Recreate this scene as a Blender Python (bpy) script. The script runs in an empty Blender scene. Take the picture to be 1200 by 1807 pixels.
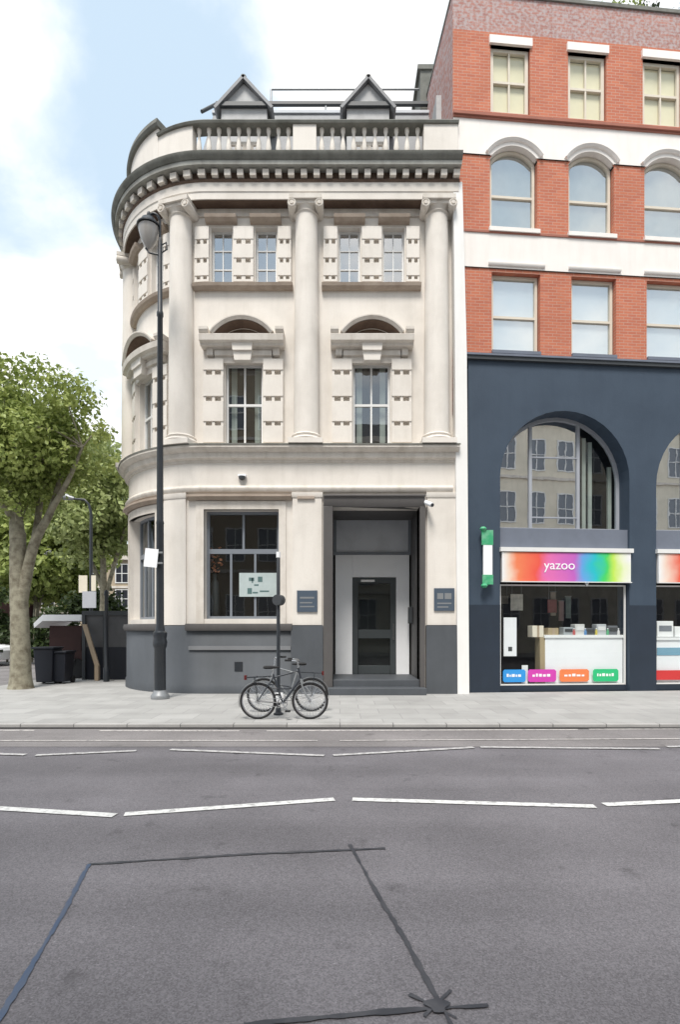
import bpy, bmesh, math, random
from mathutils import Vector, Matrix, noise as mnoise
PI = math.pi
random.seed(7)
scene = bpy.context.scene
COL = scene.collection

# ------------------------------------------------------------------ camera
F = 950.0          # focal length in photo pixels
EYE = 1.6
HZ = 1110.0        # horizon row of the photo
cam = bpy.data.cameras.new("camera")
camo = bpy.data.objects.new("camera", cam); COL.objects.link(camo)
camo.location = (0, 0, EYE); camo.rotation_euler = (PI/2, 0, 0)
cam.sensor_fit = 'VERTICAL'; cam.sensor_height = 36.0; cam.sensor_width = 24.0
cam.lens = 36.0*F/1807.0
cam.shift_y = (HZ-903.5)/1807.0
cam.clip_start = 0.05; cam.clip_end = 2000
scene.camera = camo

# ------------------------------------------------------------------ world, sun, exposure
SUN_EL, SUN_AZ = math.radians(60), math.radians(192)   # azimuth of the sun, clockwise from +Y
scene.view_settings.view_transform = 'Standard'
scene.view_settings.look = 'None'
scene.view_settings.exposure = 0.52
scene.view_settings.gamma = 1.0
world = bpy.data.worlds.new("World"); scene.world = world; world.use_nodes = True

def skydir(px, py):
    return Vector((px-600, F, HZ-py)).normalized()

def build_world():
    nt = world.node_tree; N = nt.nodes; L = nt.links
    N.clear()
    out = N.new('ShaderNodeOutputWorld'); bg = N.new('ShaderNodeBackground')
    sky = N.new('ShaderNodeTexSky'); sky.sky_type = 'NISHITA'; sky.sun_disc = False
    sky.sun_elevation = SUN_EL; sky.sun_rotation = SUN_AZ
    sky.air_density = 1.0; sky.dust_density = 1.5; sky.ozone_density = 1.5
    tc = N.new('ShaderNodeTexCoord')
    nrm = N.new('ShaderNodeVectorMath'); nrm.operation = 'NORMALIZE'
    L.new(tc.outputs['Generated'], nrm.inputs[0])
    # clouds are stretched along the horizon
    mp = N.new('ShaderNodeMapping'); mp.inputs['Scale'].default_value = (1.0, 1.0, 1.7)
    L.new(nrm.outputs[0], mp.inputs[0])
    n1 = N.new('ShaderNodeTexNoise'); n1.inputs['Scale'].default_value = 3.2
    n1.inputs['Detail'].default_value = 9; n1.inputs['Roughness'].default_value = 0.55
    n1.inputs['Distortion'].default_value = 0.25
    L.new(mp.outputs[0], n1.inputs['Vector'])
    cur = n1.outputs['Fac']
    # clearings (negative) and banks (positive) in the cloud cover
    for (px, py, rad, amt) in ((290, 70, .34, -.27), (15, 430, .14, -.16), (250, 330, .20, -.10), (650, 60, .34, .40), (20, 30, .15, .36),
                               (60, 240, .15, .16), (120, 560, .28, .22)):
        d = skydir(px, py)
        ds = N.new('ShaderNodeVectorMath'); ds.operation = 'DISTANCE'
        ds.inputs[1].default_value = d; L.new(nrm.outputs[0], ds.inputs[0])
        mr = N.new('ShaderNodeMapRange'); mr.interpolation_type = 'SMOOTHSTEP'
        mr.inputs['From Min'].default_value = 0; mr.inputs['From Max'].default_value = rad
        mr.inputs['To Min'].default_value = amt; mr.inputs['To Max'].default_value = 0
        L.new(ds.outputs['Value'], mr.inputs['Value'])
        ad = N.new('ShaderNodeMath'); ad.operation = 'ADD'
        L.new(cur, ad.inputs[0]); L.new(mr.outputs[0], ad.inputs[1]); cur = ad.outputs[0]
    mask = N.new('ShaderNodeMapRange'); mask.interpolation_type = 'SMOOTHSTEP'
    mask.inputs['From Min'].default_value = 0.32; mask.inputs['From Max'].default_value = 0.66
    mask.inputs['To Min'].default_value = 0.0; mask.inputs['To Max'].default_value = 1.0
    L.new(cur, mask.inputs['Value'])
    # blue part: sky seen through thin high haze
    thin = N.new('ShaderNodeMixRGB'); thin.inputs[0].default_value = 0.85
    thin.inputs[2].default_value = (5.2, 6.45, 7.6, 1)
    L.new(sky.outputs[0], thin.inputs[1])
    # cloud colour with soft grey bellies
    n2 = N.new('ShaderNodeTexNoise'); n2.inputs['Scale'].default_value = 5.0; n2.inputs['Detail'].default_value = 6
    L.new(mp.outputs[0], n2.inputs['Vector'])
    cr = N.new('ShaderNodeMixRGB'); cr.inputs[1].default_value = (6.6, 7.4, 8.2, 1); cr.inputs[2].default_value = (10.2, 10.0, 9.7, 1)
    r2 = N.new('ShaderNodeMapRange'); r2.inputs['From Min'].default_value = .35; r2.inputs['From Max'].default_value = .55
    L.new(n2.outputs['Fac'], r2.inputs['Value']); L.new(r2.outputs[0], cr.inputs[0])
    mx = N.new('ShaderNodeMixRGB')
    L.new(mask.outputs[0], mx.inputs[0]); L.new(thin.outputs[0], mx.inputs[1]); L.new(cr.outputs[0], mx.inputs[2])
    L.new(mx.outputs[0], bg.inputs['Color']); bg.inputs['Strength'].default_value = 0.10
    L.new(bg.outputs[0], out.inputs[0])
build_world()

sl = bpy.data.lights.new("sun", 'SUN'); sl.energy = 2.9; sl.angle = math.radians(18); sl.color = (1, .955, .89)
so = bpy.data.objects.new("sun", sl); COL.objects.link(so)
sd = Vector((math.sin(SUN_AZ)*math.cos(SUN_EL), math.cos(SUN_AZ)*math.cos(SUN_EL), math.sin(SUN_EL)))
so.rotation_euler = sd.to_track_quat('Z', 'Y').to_euler(); so.location = sd*60

# ------------------------------------------------------------------ helpers
WM = {}
def wm(o): return WM.get(o.name, Matrix.Identity(4)) if o else Matrix.Identity(4)

def tag(o, label=None, cat=None, group=None, kind=None):
    if label: o['label'] = label
    if cat: o['category'] = cat
    if group: o['group'] = group
    if kind: o['kind'] = kind
    return o

def thing(name, label, cat, loc=(0, 0, 0), rz=0.0, group=None):
    o = bpy.data.objects.new(name, None); COL.objects.link(o)
    o.location = loc; o.rotation_euler = (0, 0, rz); o.empty_display_size = .2
    WM[o.name] = Matrix.Translation(loc) @ Matrix.Rotation(rz, 4, 'Z')
    return tag(o, label, cat, group)

class MB:
    def __init__(s): s.v = []; s.f = []
    def quad(s, a, b, c, d):
        n = len(s.v); s.v += [a, b, c, d]; s.f.append((n, n+1, n+2, n+3))
    def poly(s, pts):
        n = len(s.v); s.v += list(pts); s.f.append(tuple(range(n, n+len(pts))))
    def box(s, x0, x1, y0, y1, z0, z1, mat=None):
        n = len(s.v)
        p = [(x0,y0,z0),(x1,y0,z0),(x1,y1,z0),(x0,y1,z0),(x0,y0,z1),(x1,y0,z1),(x1,y1,z1),(x0,y1,z1)]
        if mat is not None: p = [tuple(mat @ Vector(q)) for q in p]
        s.v += p
        for f in ((0,3,2,1),(4,5,6,7),(0,1,5,4),(1,2,6,5),(2,3,7,6),(3,0,4,7)): s.f.append(tuple(n+i for i in f))
        return s
    def tube(s, pts, r, seg=10, cap=True):
        pts = [Vector(p) for p in pts]
        rs = r if isinstance(r, (list, tuple)) else [r]*len(pts)
        n0 = len(s.v); up = None
        for i, p in enumerate(pts):
            t = (pts[min(i+1, len(pts)-1)]-pts[max(i-1, 0)]).normalized()
            if up is None:
                up = Vector((0, 0, 1)) if abs(t.z) < .9 else Vector((1, 0, 0))
            a = (up - t*up.dot(t)).normalized(); up = a
            b = t.cross(a)
            for k in range(seg):
                th = 2*PI*k/seg
                s.v.append(tuple(p+(a*math.cos(th)+b*math.sin(th))*rs[i]))
        for i in range(len(pts)-1):
            for k in range(seg):
                k2 = (k+1) % seg
                s.f.append((n0+i*seg+k, n0+i*seg+k2, n0+(i+1)*seg+k2, n0+(i+1)*seg+k))
        if cap:
            s.f.append(tuple(n0+k for k in reversed(range(seg))))
            s.f.append(tuple(n0+(len(pts)-1)*seg+k for k in range(seg)))
        return s
    def ring(s, c, axis, R, r, n=32, seg=8):
        c = Vector(c); axis = Vector(axis).normalized()
        a = axis.orthogonal().normalized(); b = axis.cross(a); n0 = len(s.v)
        for i in range(n):
            t = 2*PI*i/n; e = a*math.cos(t)+b*math.sin(t)
            for k in range(seg):
                q = 2*PI*k/seg
                s.v.append(tuple(c+e*(R+r*math.cos(q))+axis*(r*math.sin(q))))
        for i in range(n):
            j = (i+1) % n
            for k in range(seg):
                l = (k+1) % seg
                s.f.append((n0+i*seg+k, n0+j*seg+k, n0+j*seg+l, n0+i*seg+l))
        return s
    def lathe(s, c, prof, seg=24):
        c = Vector(c); n0 = len(s.v)
        for (r, z) in prof:
            for k in range(seg):
                t = 2*PI*k/seg; s.v.append((c.x+r*math.cos(t), c.y+r*math.sin(t), c.z+z))
        for i in range(len(prof)-1):
            for k in range(seg):
                l = (k+1) % seg
                s.f.append((n0+i*seg+k, n0+i*seg+l, n0+(i+1)*seg+l, n0+(i+1)*seg+k))
        s.f.append(tuple(n0+k for k in reversed(range(seg))))
        s.f.append(tuple(n0+(len(prof)-1)*seg+k for k in range(seg)))
        return s
    def build(s, name, mat, parent=None, local=False, smooth=35, bevel=0):
        me = bpy.data.meshes.new(name)
        vs = s.v
        if parent is not None and not local:
            inv = wm(parent).inverted(); vs = [tuple(inv @ Vector(p)) for p in vs]
        me.from_pydata([tuple(p) for p in vs], [], s.f)
        if smooth:
            bm = bmesh.new(); bm.from_mesh(me)
            bmesh.ops.remove_doubles(bm, verts=bm.verts, dist=1e-4)
            bmesh.ops.recalc_face_normals(bm, faces=bm.faces)
            bm.to_mesh(me); bm.free()
            me.polygons.foreach_set('use_smooth', [True]*len(me.polygons))
            me.set_sharp_from_angle(angle=math.radians(smooth))
        me.materials.append(mat)
        o = bpy.data.objects.new(name, me); COL.objects.link(o)
        if parent is not None:
            o.parent = parent; WM[o.name] = wm(parent)
        if bevel:
            b = o.modifiers.new('bevel', 'BEVEL'); b.width = bevel; b.segments = 2; b.limit_method = 'ANGLE'; b.angle_limit = math.radians(40)
            b.harden_normals = False
        return o

# ------------------------------------------------------------------ materials
def mat(name, col, rough=.7, spec=.3, metal=0.0, var=.08, vscale=2.0, streak=0.0, fine=0.0, bump=0.0, bscale=40, dark=None, coat=0):
    m = bpy.data.materials.new(name); m.use_nodes = True
    nt = m.node_tree; N = nt.nodes; L = nt.links
    p = N['Principled BSDF']
    p.inputs['Roughness'].default_value = rough
    p.inputs['Specular IOR Level'].default_value = spec
    p.inputs['Metallic'].default_value = metal
    p.inputs['Coat Weight'].default_value = coat
    tc = N.new('ShaderNodeTexCoord')
    cur = N.new('ShaderNodeRGB'); cur.outputs[0].default_value = (*col, 1); cur = cur.outputs[0]
    dk = dark if dark else tuple(c*.45 for c in col)
    def layer(cur, sc, vec, lo, hi, amt, c2, detail=6):
        n = N.new('ShaderNodeTexNoise'); n.inputs['Scale'].default_value = sc; n.inputs['Detail'].default_value = detail
        n.inputs['Roughness'].default_value = .6
        L.new(vec, n.inputs['Vector'])
        r = N.new('ShaderNodeMapRange'); r.inputs['From Min'].default_value = lo; r.inputs['From Max'].default_value = hi
        r.inputs['To Max'].default_value = amt
        L.new(n.outputs['Fac'], r.inputs['Value'])
        x = N.new('ShaderNodeMixRGB'); L.new(r.outputs[0], x.inputs[0]); L.new(cur, x.inputs[1]); x.inputs[2].default_value = (*c2, 1)
        return x.outputs[0]
    if var: cur = layer(cur, vscale, tc.outputs['Object'], .42, .75, var*2.2, dk)
    if streak:
        mp = N.new('ShaderNodeMapping'); mp.inputs['Scale'].default_value = (3.1, 3.1, .5); L.new(tc.outputs['Object'], mp.inputs[0])
        cur = layer(cur, 1.6, mp.outputs[0], .46, .8, streak*2, dk)
    if fine: cur = layer(cur, 45, tc.outputs['Object'], .35, .75, fine, dk, 3)
    L.new(cur, p.inputs['Base Color'])
    if bump:
        n = N.new('ShaderNodeTexNoise'); n.inputs['Scale'].default_value = bscale; n.inputs['Detail'].default_value = 5
        L.new(tc.outputs['Object'], n.inputs['Vector'])
        b = N.new('ShaderNodeBump'); b.inputs['Strength'].default_value = bump; b.inputs['Distance'].default_value = .01
        L.new(n.outputs['Fac'], b.inputs['Height']); L.new(b.outputs[0], p.inputs['Normal'])
    return m

def glass_mat(name, refl=.25, tint=(.85, .9, .9), rough=.01):
    m = bpy.data.materials.new(name); m.use_nodes = True
    nt = m.node_tree; N = nt.nodes; L = nt.links; N.clear()
    out = N.new('ShaderNodeOutputMaterial'); mx = N.new('ShaderNodeMixShader')
    tr = N.new('ShaderNodeBsdfTransparent'); tr.inputs[0].default_value = (*tint, 1)
    gl = N.new('ShaderNodeBsdfGlossy'); gl.inputs['Roughness'].default_value = rough
    gl.inputs['Color'].default_value = (.95, .965, .98, 1)
    ge = N.new('ShaderNodeNewGeometry'); dt_ = N.new('ShaderNodeVectorMath'); dt_.operation = 'DOT_PRODUCT'
    L.new(ge.outputs['Normal'], dt_.inputs[0]); L.new(ge.outputs['Incoming'], dt_.inputs[1])
    ab = N.new('ShaderNodeMath'); ab.operation = 'ABSOLUTE'; L.new(dt_.outputs['Value'], ab.inputs[0])
    iv = N.new('ShaderNodeMath'); iv.operation = 'SUBTRACT'; iv.inputs[0].default_value = 1; L.new(ab.outputs[0], iv.inputs[1])
    pw = N.new('ShaderNodeMath'); pw.operation = 'POWER'; pw.inputs[1].default_value = 5; L.new(iv.outputs[0], pw.inputs[0])
    ad = N.new('ShaderNodeMath'); ad.operation = 'ADD'; ad.use_clamp = True; ad.inputs[1].default_value = refl+.04
    # slight waviness of old glass
    tc = N.new('ShaderNodeTexCoord'); n = N.new('ShaderNodeTexNoise'); n.inputs['Scale'].default_value = 2.2
    L.new(tc.outputs['Object'], n.inputs['Vector'])
    b = N.new('ShaderNodeBump'); b.inputs['Strength'].default_value = .15; b.inputs['Distance'].default_value = .004
    L.new(n.outputs['Fac'], b.inputs['Height']); L.new(b.outputs[0], gl.inputs['Normal'])
    L.new(pw.outputs[0], ad.inputs[0]); L.new(ad.outputs[0], mx.inputs[0])
    L.new(tr.outputs[0], mx.inputs[1]); L.new(gl.outputs[0], mx.inputs[2]); L.new(mx.outputs[0], out.inputs[0])
    return m

def brick_mat(name, c1, c2, mortar, weather=None, bw=.215, bh=.075):
    m = bpy.data.materials.new(name); m.use_nodes = True
    nt = m.node_tree; N = nt.nodes; L = nt.links; p = N['Principled BSDF']
    p.inputs['Roughness'].default_value = .85; p.inputs['Specular IOR Level'].default_value = .2
    tc = N.new('ShaderNodeTexCoord')
    sep = N.new('ShaderNodeSeparateXYZ'); L.new(tc.outputs['Object'], sep.inputs[0])
    ad = N.new('ShaderNodeMath'); ad.operation = 'ADD'; L.new(sep.outputs[0], ad.inputs[0]); L.new(sep.outputs[1], ad.inputs[1])
    cb = N.new('ShaderNodeCombineXYZ'); L.new(ad.outputs[0], cb.inputs[0]); L.new(sep.outputs[2], cb.inputs[1])
    bt = N.new('ShaderNodeTexBrick'); L.new(cb.outputs[0], bt.inputs['Vector'])
    bt.inputs['Scale'].default_value = 1; bt.inputs['Brick Width'].default_value = bw+.01; bt.inputs['Row Height'].default_value = bh
    bt.inputs['Mortar Size'].default_value = .006; bt.inputs['Mortar Smooth'].default_value = .3
    bt.inputs['Color1'].default_value = (*c1, 1); bt.inputs['Color2'].default_value = (*c2, 1); bt.inputs['Mortar'].default_value = (*mortar, 1)
    n = N.new('ShaderNodeTexNoise'); n.inputs['Scale'].default_value = 1.1; n.inputs['Detail'].default_value = 8
    L.new(tc.outputs['Object'], n.inputs['Vector'])
    r = N.new('ShaderNodeMapRange'); r.inputs['From Min'].default_value = .4; r.inputs['From Max'].default_value = .7; r.inputs['To Max'].default_value = .35
    L.new(n.outputs['Fac'], r.inputs['Value'])
    x = N.new('ShaderNodeMixRGB'); L.new(r.outputs[0], x.inputs[0]); L.new(bt.outputs['Color'], x.inputs[1])
    x.inputs[2].default_value = (*(c*.6 for c in c1), 1)
    cur = x.outputs[0]
    if weather:
        n3 = N.new('ShaderNodeTexNoise'); n3.inputs['Scale'].default_value = 12; n3.inputs['Detail'].default_value = 4
        L.new(tc.outputs['Object'], n3.inputs['Vector'])
        r3 = N.new('ShaderNodeMapRange'); r3.inputs['From Min'].default_value = .42; r3.inputs['From Max'].default_value = .6; r3.inputs['To Max'].default_value = .7
        L.new(n3.outputs['Fac'], r3.inputs['Value'])
        x3 = N.new('ShaderNodeMixRGB'); L.new(r3.outputs[0], x3.inputs[0]); L.new(cur, x3.inputs[1]); x3.inputs[2].default_value = (*weather, 1)
        cur = x3.outputs[0]
    L.new(cur, p.inputs['Base Color'])
    b = N.new('ShaderNodeBump'); b.inputs['Strength'].default_value = .5; b.inputs['Distance'].default_value = .01
    b.invert = True
    L.new(bt.outputs['Fac'], b.inputs['Height']); L.new(b.outputs[0], p.inputs['Normal'])
    return m

def asphalt_mat(name, base, spk=.5):
    m = bpy.data.materials.new(name); m.use_nodes = True
    nt = m.node_tree; N = nt.nodes; L = nt.links; p = N['Principled BSDF']
    p.inputs['Roughness'].default_value = .82; p.inputs['Specular IOR Level'].default_value = .3
    tc = N.new('ShaderNodeTexCoord')
    v = N.new('ShaderNodeTexVoronoi'); v.inputs['Scale'].default_value = 130; L.new(tc.outputs['Object'], v.inputs['Vector'])
    r = N.new('ShaderNodeSeparateColor'); L.new(v.outputs['Color'], r.inputs[0])
    rr = N.new('ShaderNodeMapRange'); rr.inputs['To Min'].default_value = 1-spk; rr.inputs['To Max'].default_value = 1+spk
    L.new(r.outputs[0], rr.inputs['Value'])
    n = N.new('ShaderNodeTexNoise'); n.inputs['Scale'].default_value = .7; n.inputs['Detail'].default_value = 7; L.new(tc.outputs['Object'], n.inputs['Vector'])
    rn = N.new('ShaderNodeMapRange'); rn.inputs['From Min'].default_value = .3; rn.inputs['From Max'].default_value = .7
    rn.inputs['To Min'].default_value = .82; rn.inputs['To Max'].default_value = 1.16; L.new(n.outputs['Fac'], rn.inputs['Value'])
    # tyre-polished lanes run along X
    mp = N.new('ShaderNodeMapping'); mp.inputs['Scale'].default_value = (.05, 1.3, 1); L.new(tc.outputs['Object'], mp.inputs[0])
    n2 = N.new('ShaderNodeTexNoise'); n2.inputs['Scale'].default_value = 1.0; n2.inputs['Detail'].default_value = 4; L.new(mp.outputs[0], n2.inputs['Vector'])
    r2 = N.new('ShaderNodeMapRange'); r2.inputs['From Min'].default_value = .35; r2.inputs['From Max'].default_value = .65
    r2.inputs['To Min'].default_value = .88; r2.inputs['To Max'].default_value = 1.1; L.new(n2.outputs['Fac'], r2.inputs['Value'])
    a = N.new('ShaderNodeMath'); a.operation = 'MULTIPLY'; L.new(rr.outputs[0], a.inputs[0]); L.new(rn.outputs[0], a.inputs[1])
    a2 = N.new('ShaderNodeMath'); a2.operation = 'MULTIPLY'; L.new(a.outputs[0], a2.inputs[0]); L.new(r2.outputs[0], a2.inputs[1])
    # drips and oil spots, sparse
    n5 = N.new('ShaderNodeTexNoise'); n5.inputs['Scale'].default_value = 3.3; n5.inputs['Detail'].default_value = 5; L.new(tc.outputs['Object'], n5.inputs['Vector'])
    r5 = N.new('ShaderNodeMapRange'); r5.inputs['From Min'].default_value = .63; r5.inputs['From Max'].default_value = .72
    r5.inputs['To Min'].default_value = 1; r5.inputs['To Max'].default_value = .72; L.new(n5.outputs['Fac'], r5.inputs['Value'])
    # pale chips of worn aggregate
    v6 = N.new('ShaderNodeTexVoronoi'); v6.inputs['Scale'].default_value = 24; v6.inputs['Randomness'].default_value = 1; L.new(tc.outputs['Object'], v6.inputs['Vector'])
    r6 = N.new('ShaderNodeMapRange'); r6.inputs['From Min'].default_value = .10; r6.inputs['From Max'].default_value = .16
    r6.inputs['To Min'].default_value = 1.35; r6.inputs['To Max'].default_value = 1; L.new(v6.outputs['Distance'], r6.inputs['Value'])
    a3 = N.new('ShaderNodeMath'); a3.operation = 'MULTIPLY'; L.new(a2.outputs[0], a3.inputs[0]); L.new(r5.outputs[0], a3.inputs[1])
    a4 = N.new('ShaderNodeMath'); a4.operation = 'MULTIPLY'; L.new(a3.outputs[0], a4.inputs[0]); L.new(r6.outputs[0], a4.inputs[1]); a2 = a4
    sc = N.new('ShaderNodeVectorMath'); sc.operation = 'SCALE'; sc.inputs[0].default_value = base
    L.new(a2.outputs[0], sc.inputs['Scale']); L.new(sc.outputs[0], p.inputs['Base Color'])
    b = N.new('ShaderNodeBump'); b.inputs['Strength'].default_value = .15; b.inputs['Distance'].default_value = .004
    L.new(v.outputs['Distance'], b.inputs['Height']); L.new(b.outputs[0], p.inputs['Normal'])
    return m

def paving_mat(name, base, mortar, w=.75, h=.6):
    m = bpy.data.materials.new(name); m.use_nodes = True
    nt = m.node_tree; N = nt.nodes; L = nt.links; p = N['Principled BSDF']
    p.inputs['Roughness'].default_value = .8; p.inputs['Specular IOR Level'].default_value = .3
    tc = N.new('ShaderNodeTexCoord')
    bt = N.new('ShaderNodeTexBrick'); L.new(tc.outputs['Object'], bt.inputs['Vector'])
    bt.inputs['Scale'].default_value = 1; bt.inputs['Brick Width'].default_value = w; bt.inputs['Row Height'].default_value = h
    bt.inputs['Mortar Size'].default_value = .008
    bt.inputs['Color1'].default_value = (*base, 1); bt.inputs['Color2'].default_value = (*(c*.84 for c in base), 1)
    bt.inputs['Mortar'].default_value = (*mortar, 1)
    n = N.new('ShaderNodeTexNoise'); n.inputs['Scale'].default_value = 1.7; n.inputs['Detail'].default_value = 9; L.new(tc.outputs['Object'], n.inputs['Vector'])
    r = N.new('ShaderNodeMapRange'); r.inputs['From Min'].default_value = .45; r.inputs['From Max'].default_value = .75; r.inputs['To Max'].default_value = .5
    L.new(n.outputs['Fac'], r.inputs['Value'])
    x = N.new('ShaderNodeMixRGB'); L.new(r.outputs[0], x.inputs[0]); L.new(bt.outputs['Color'], x.inputs[1]); x.inputs[2].default_value = (*(c*.6 for c in base), 1)
    n2 = N.new('ShaderNodeTexNoise'); n2.inputs['Scale'].default_value = 60; n2.inputs['Detail'].default_value = 2; L.new(tc.outputs['Object'], n2.inputs['Vector'])
    r2 = N.new('ShaderNodeMapRange'); r2.inputs['From Min'].default_value = .35; r2.inputs['From Max'].default_value = .7; r2.inputs['To Max'].default_value = .25
    L.new(n2.outputs['Fac'], r2.inputs['Value'])
    x2 = N.new('ShaderNodeMixRGB'); L.new(r2.outputs[0], x2.inputs[0]); L.new(x.outputs[0], x2.inputs[1]); x2.inputs[2].default_value = (*(c*.5 for c in base), 1)
    L.new(x2.outputs[0], p.inputs['Base Color'])
    return m

def paint_line_mat(name, col, wear=.5):
    """worn road paint: chips show the asphalt"""
    m = bpy.data.materials.new(name); m.use_nodes = True
    nt = m.node_tree; N = nt.nodes; L = nt.links; p = N['Principled BSDF']; p.inputs['Roughness'].default_value = .6
    tc = N.new('ShaderNodeTexCoord'); n = N.new('ShaderNodeTexNoise'); n.inputs['Scale'].default_value = 14; n.inputs['Detail'].default_value = 8
    n.inputs['Roughness'].default_value = .75
    L.new(tc.outputs['Object'], n.inputs['Vector'])
    r = N.new('ShaderNodeMapRange'); r.inputs['From Min'].default_value = .62-wear*.3; r.inputs['From Max'].default_value = .8-wear*.2
    L.new(n.outputs['Fac'], r.inputs['Value'])
    x = N.new('ShaderNodeMixRGB'); L.new(r.outputs[0], x.inputs[0]); x.inputs[1].default_value = (*col, 1); x.inputs[2].default_value = (.16, .155, .16, 1)
    L.new(x.outputs[0], p.inputs['Base Color'])
    return m

def leaf_mat(name, c1, c2):
    m = bpy.data.materials.new(name); m.use_nodes = True
    nt = m.node_tree; N = nt.nodes; L = nt.links; N.clear()
    out = N.new('ShaderNodeOutputMaterial')
    tc = N.new('ShaderNodeTexCoord'); n = N.new('ShaderNodeTexNoise'); n.inputs['Scale'].default_value = 1.3; n.inputs['Detail'].default_value = 3
    L.new(tc.outputs['Object'], n.inputs['Vector'])
    n2 = N.new('ShaderNodeTexNoise'); n2.inputs['Scale'].default_value = 9; L.new(tc.outputs['Object'], n2.inputs['Vector'])
    a = N.new('ShaderNodeMath'); a.operation = 'ADD'; L.new(n.outputs['Fac'], a.inputs[0]); L.new(n2.outputs['Fac'], a.inputs[1])
    r = N.new('ShaderNodeMapRange'); r.inputs['From Min'].default_value = .75; r.inputs['From Max'].default_value = 1.25; L.new(a.outputs[0], r.inputs['Value'])
    x = N.new('ShaderNodeMixRGB'); L.new(r.outputs[0], x.inputs[0]); x.inputs[1].default_value = (*c1, 1); x.inputs[2].default_value = (*c2, 1)
    d = N.new('ShaderNodeBsdfPrincipled'); d.inputs['Roughness'].default_value = .5; d.inputs['Specular IOR Level'].default_value = .4; L.new(x.outputs[0], d.inputs['Base Color'])
    t = N.new('ShaderNodeBsdfTranslucent'); L.new(x.outputs[0], t.inputs['Color'])
    mx = N.new('ShaderNodeMixShader'); mx.inputs[0].default_value = .35
    L.new(d.outputs[0], mx.inputs[1]); L.new(t.outputs[0], mx.inputs[2]); L.new(mx.outputs[0], out.inputs[0])
    return m

def ramp_mat(name, stops, axis='X', length=1.0, noise=.12, rough=.35):
    """printed vinyl: coloured gradient along the object's own axis"""
    m = bpy.data.materials.new(name); m.use_nodes = True
    nt = m.node_tree; N = nt.nodes; L = nt.links; p = N['Principled BSDF']; p.inputs['Roughness'].default_value = rough
    tc = N.new('ShaderNodeTexCoord'); sep = N.new('ShaderNodeSeparateXYZ'); L.new(tc.outputs['Object'], sep.inputs[0])
    n = N.new('ShaderNodeTexNoise'); n.inputs['Scale'].default_value = 1.6/length*3; n.inputs['Detail'].default_value = 3; L.new(tc.outputs['Object'], n.inputs['Vector'])
    a = N.new('ShaderNodeMath'); a.operation = 'MULTIPLY_ADD'; a.inputs[1].default_value = noise*2; a.inputs[2].default_value = -noise; L.new(n.outputs['Fac'], a.inputs[0])
    b = N.new('ShaderNodeMath'); b.operation = 'DIVIDE'; b.inputs[1].default_value = length; L.new(sep.outputs['XYZ'.index(axis)], b.inputs[0])
    c = N.new('ShaderNodeMath'); c.operation = 'ADD'; L.new(a.outputs[0], c.inputs[0]); L.new(b.outputs[0], c.inputs[1])
    cr = N.new('ShaderNodeValToRGB'); L.new(c.outputs[0], cr.inputs[0])
    el = cr.color_ramp.elements
    while len(el) < len(stops): el.new(.5)
    for e, (pos, col) in zip(el, stops): e.position = pos
    for e, (pos, col) in zip(el, stops): e.color = (*col, 1)
    L.new(cr.outputs[0], p.inputs['Base Color'])
    return m

M = {}
M['stone'] = mat('pale_stone', (.76, .715, .66), .8, .2, var=.16, vscale=1.1, streak=.13, fine=.12, dark=(.45, .41, .36), bump=.15, bscale=30)
M['stone2'] = mat('pale_stone_moulding', (.70, .655, .60), .8, .2, var=.14, vscale=2.5, streak=.22, fine=.15, dark=(.34, .29, .23), bump=.2, bscale=30)
M['whitestone'] = mat('painted_white_render', (.82, .81, .79), .7, .25, var=.05, vscale=1.5, streak=.08, dark=(.5, .48, .45))
M['whitepaint'] = mat('white_masonry_paint', (.84, .80, .76), .7, .25, var=.06, vscale=1.2, streak=.1, dark=(.55, .49, .44))
M['overhang_shade'] = mat('painted_overhang_shade', (.15, .105, .08), .9, .1, var=.3, vscale=3, fine=.3, dark=(.05, .035, .03))  # dark brown colour that paints in the shade under overhangs
M['weathered2'] = mat('weathered_grey_stone', (.38, .38, .35), .85, .2, var=.25, vscale=2, streak=.25, fine=.2, dark=(.14, .13, .12))
M['weathered'] = mat('weathered_dark_stone', (.21, .21, .19), .85, .2, var=.25, vscale=2, streak=.2, fine=.2, dark=(.06, .06, .05))
M['brownstone'] = mat('brown_tinted_stone', (.42, .35, .29), .85, .2, var=.2, vscale=3, fine=.2, dark=(.16, .11, .08))  # brown tinted stone for lintels, sills and ground floor hoods
M['plinth'] = mat('grey_painted_plinth', (.088, .096, .108), .55, .35, var=.22, vscale=1.0, streak=.15, fine=.1, dark=(.05, .055, .06))
M['plinth_light'] = mat('grey_plinth_ledge', (.20, .205, .215), .6, .3, var=.1)
M['surround'] = mat('dark_grey_door_surround', (.10, .094, .092), .5, .35, var=.12, vscale=1.5, streak=.1, dark=(.05, .045, .045))
M['slate'] = mat('grey_slate', (.26, .265, .275), .6, .4, var=.2, vscale=4, fine=.25)
M['slatelight'] = mat('lead_cladding', (.46, .46, .46), .6, .4, var=.2, vscale=3, streak=.1, fine=.15)
M['leadwhite'] = mat('pale_lead_flashing', (.52, .54, .57), .6, .4, var=.1)
M['iron'] = mat('black_painted_iron', (.018, .022, .028), .38, .5, var=.1, vscale=5, dark=(.05, .05, .05))
M['greymetal'] = mat('grey_metal', (.28, .29, .3), .45, .5, metal=.4, var=.1)
M['chrome'] = mat('bright_metal', (.62, .63, .65), .25, .5, metal=1, var=.05)
M['tyre'] = mat('tyre_rubber', (.022, .022, .023), .8, .3, var=.1)
M['bikeframe'] = mat('dark_bicycle_paint', (.035, .04, .05), .3, .5, var=.05)
M['frame_white'] = mat('white_window_paint', (.74, .74, .73), .45, .4, var=.05, vscale=4)
M['frame_cream'] = mat('cream_window_paint', (.68, .62, .52), .5, .4, var=.06, vscale=4)
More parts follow.
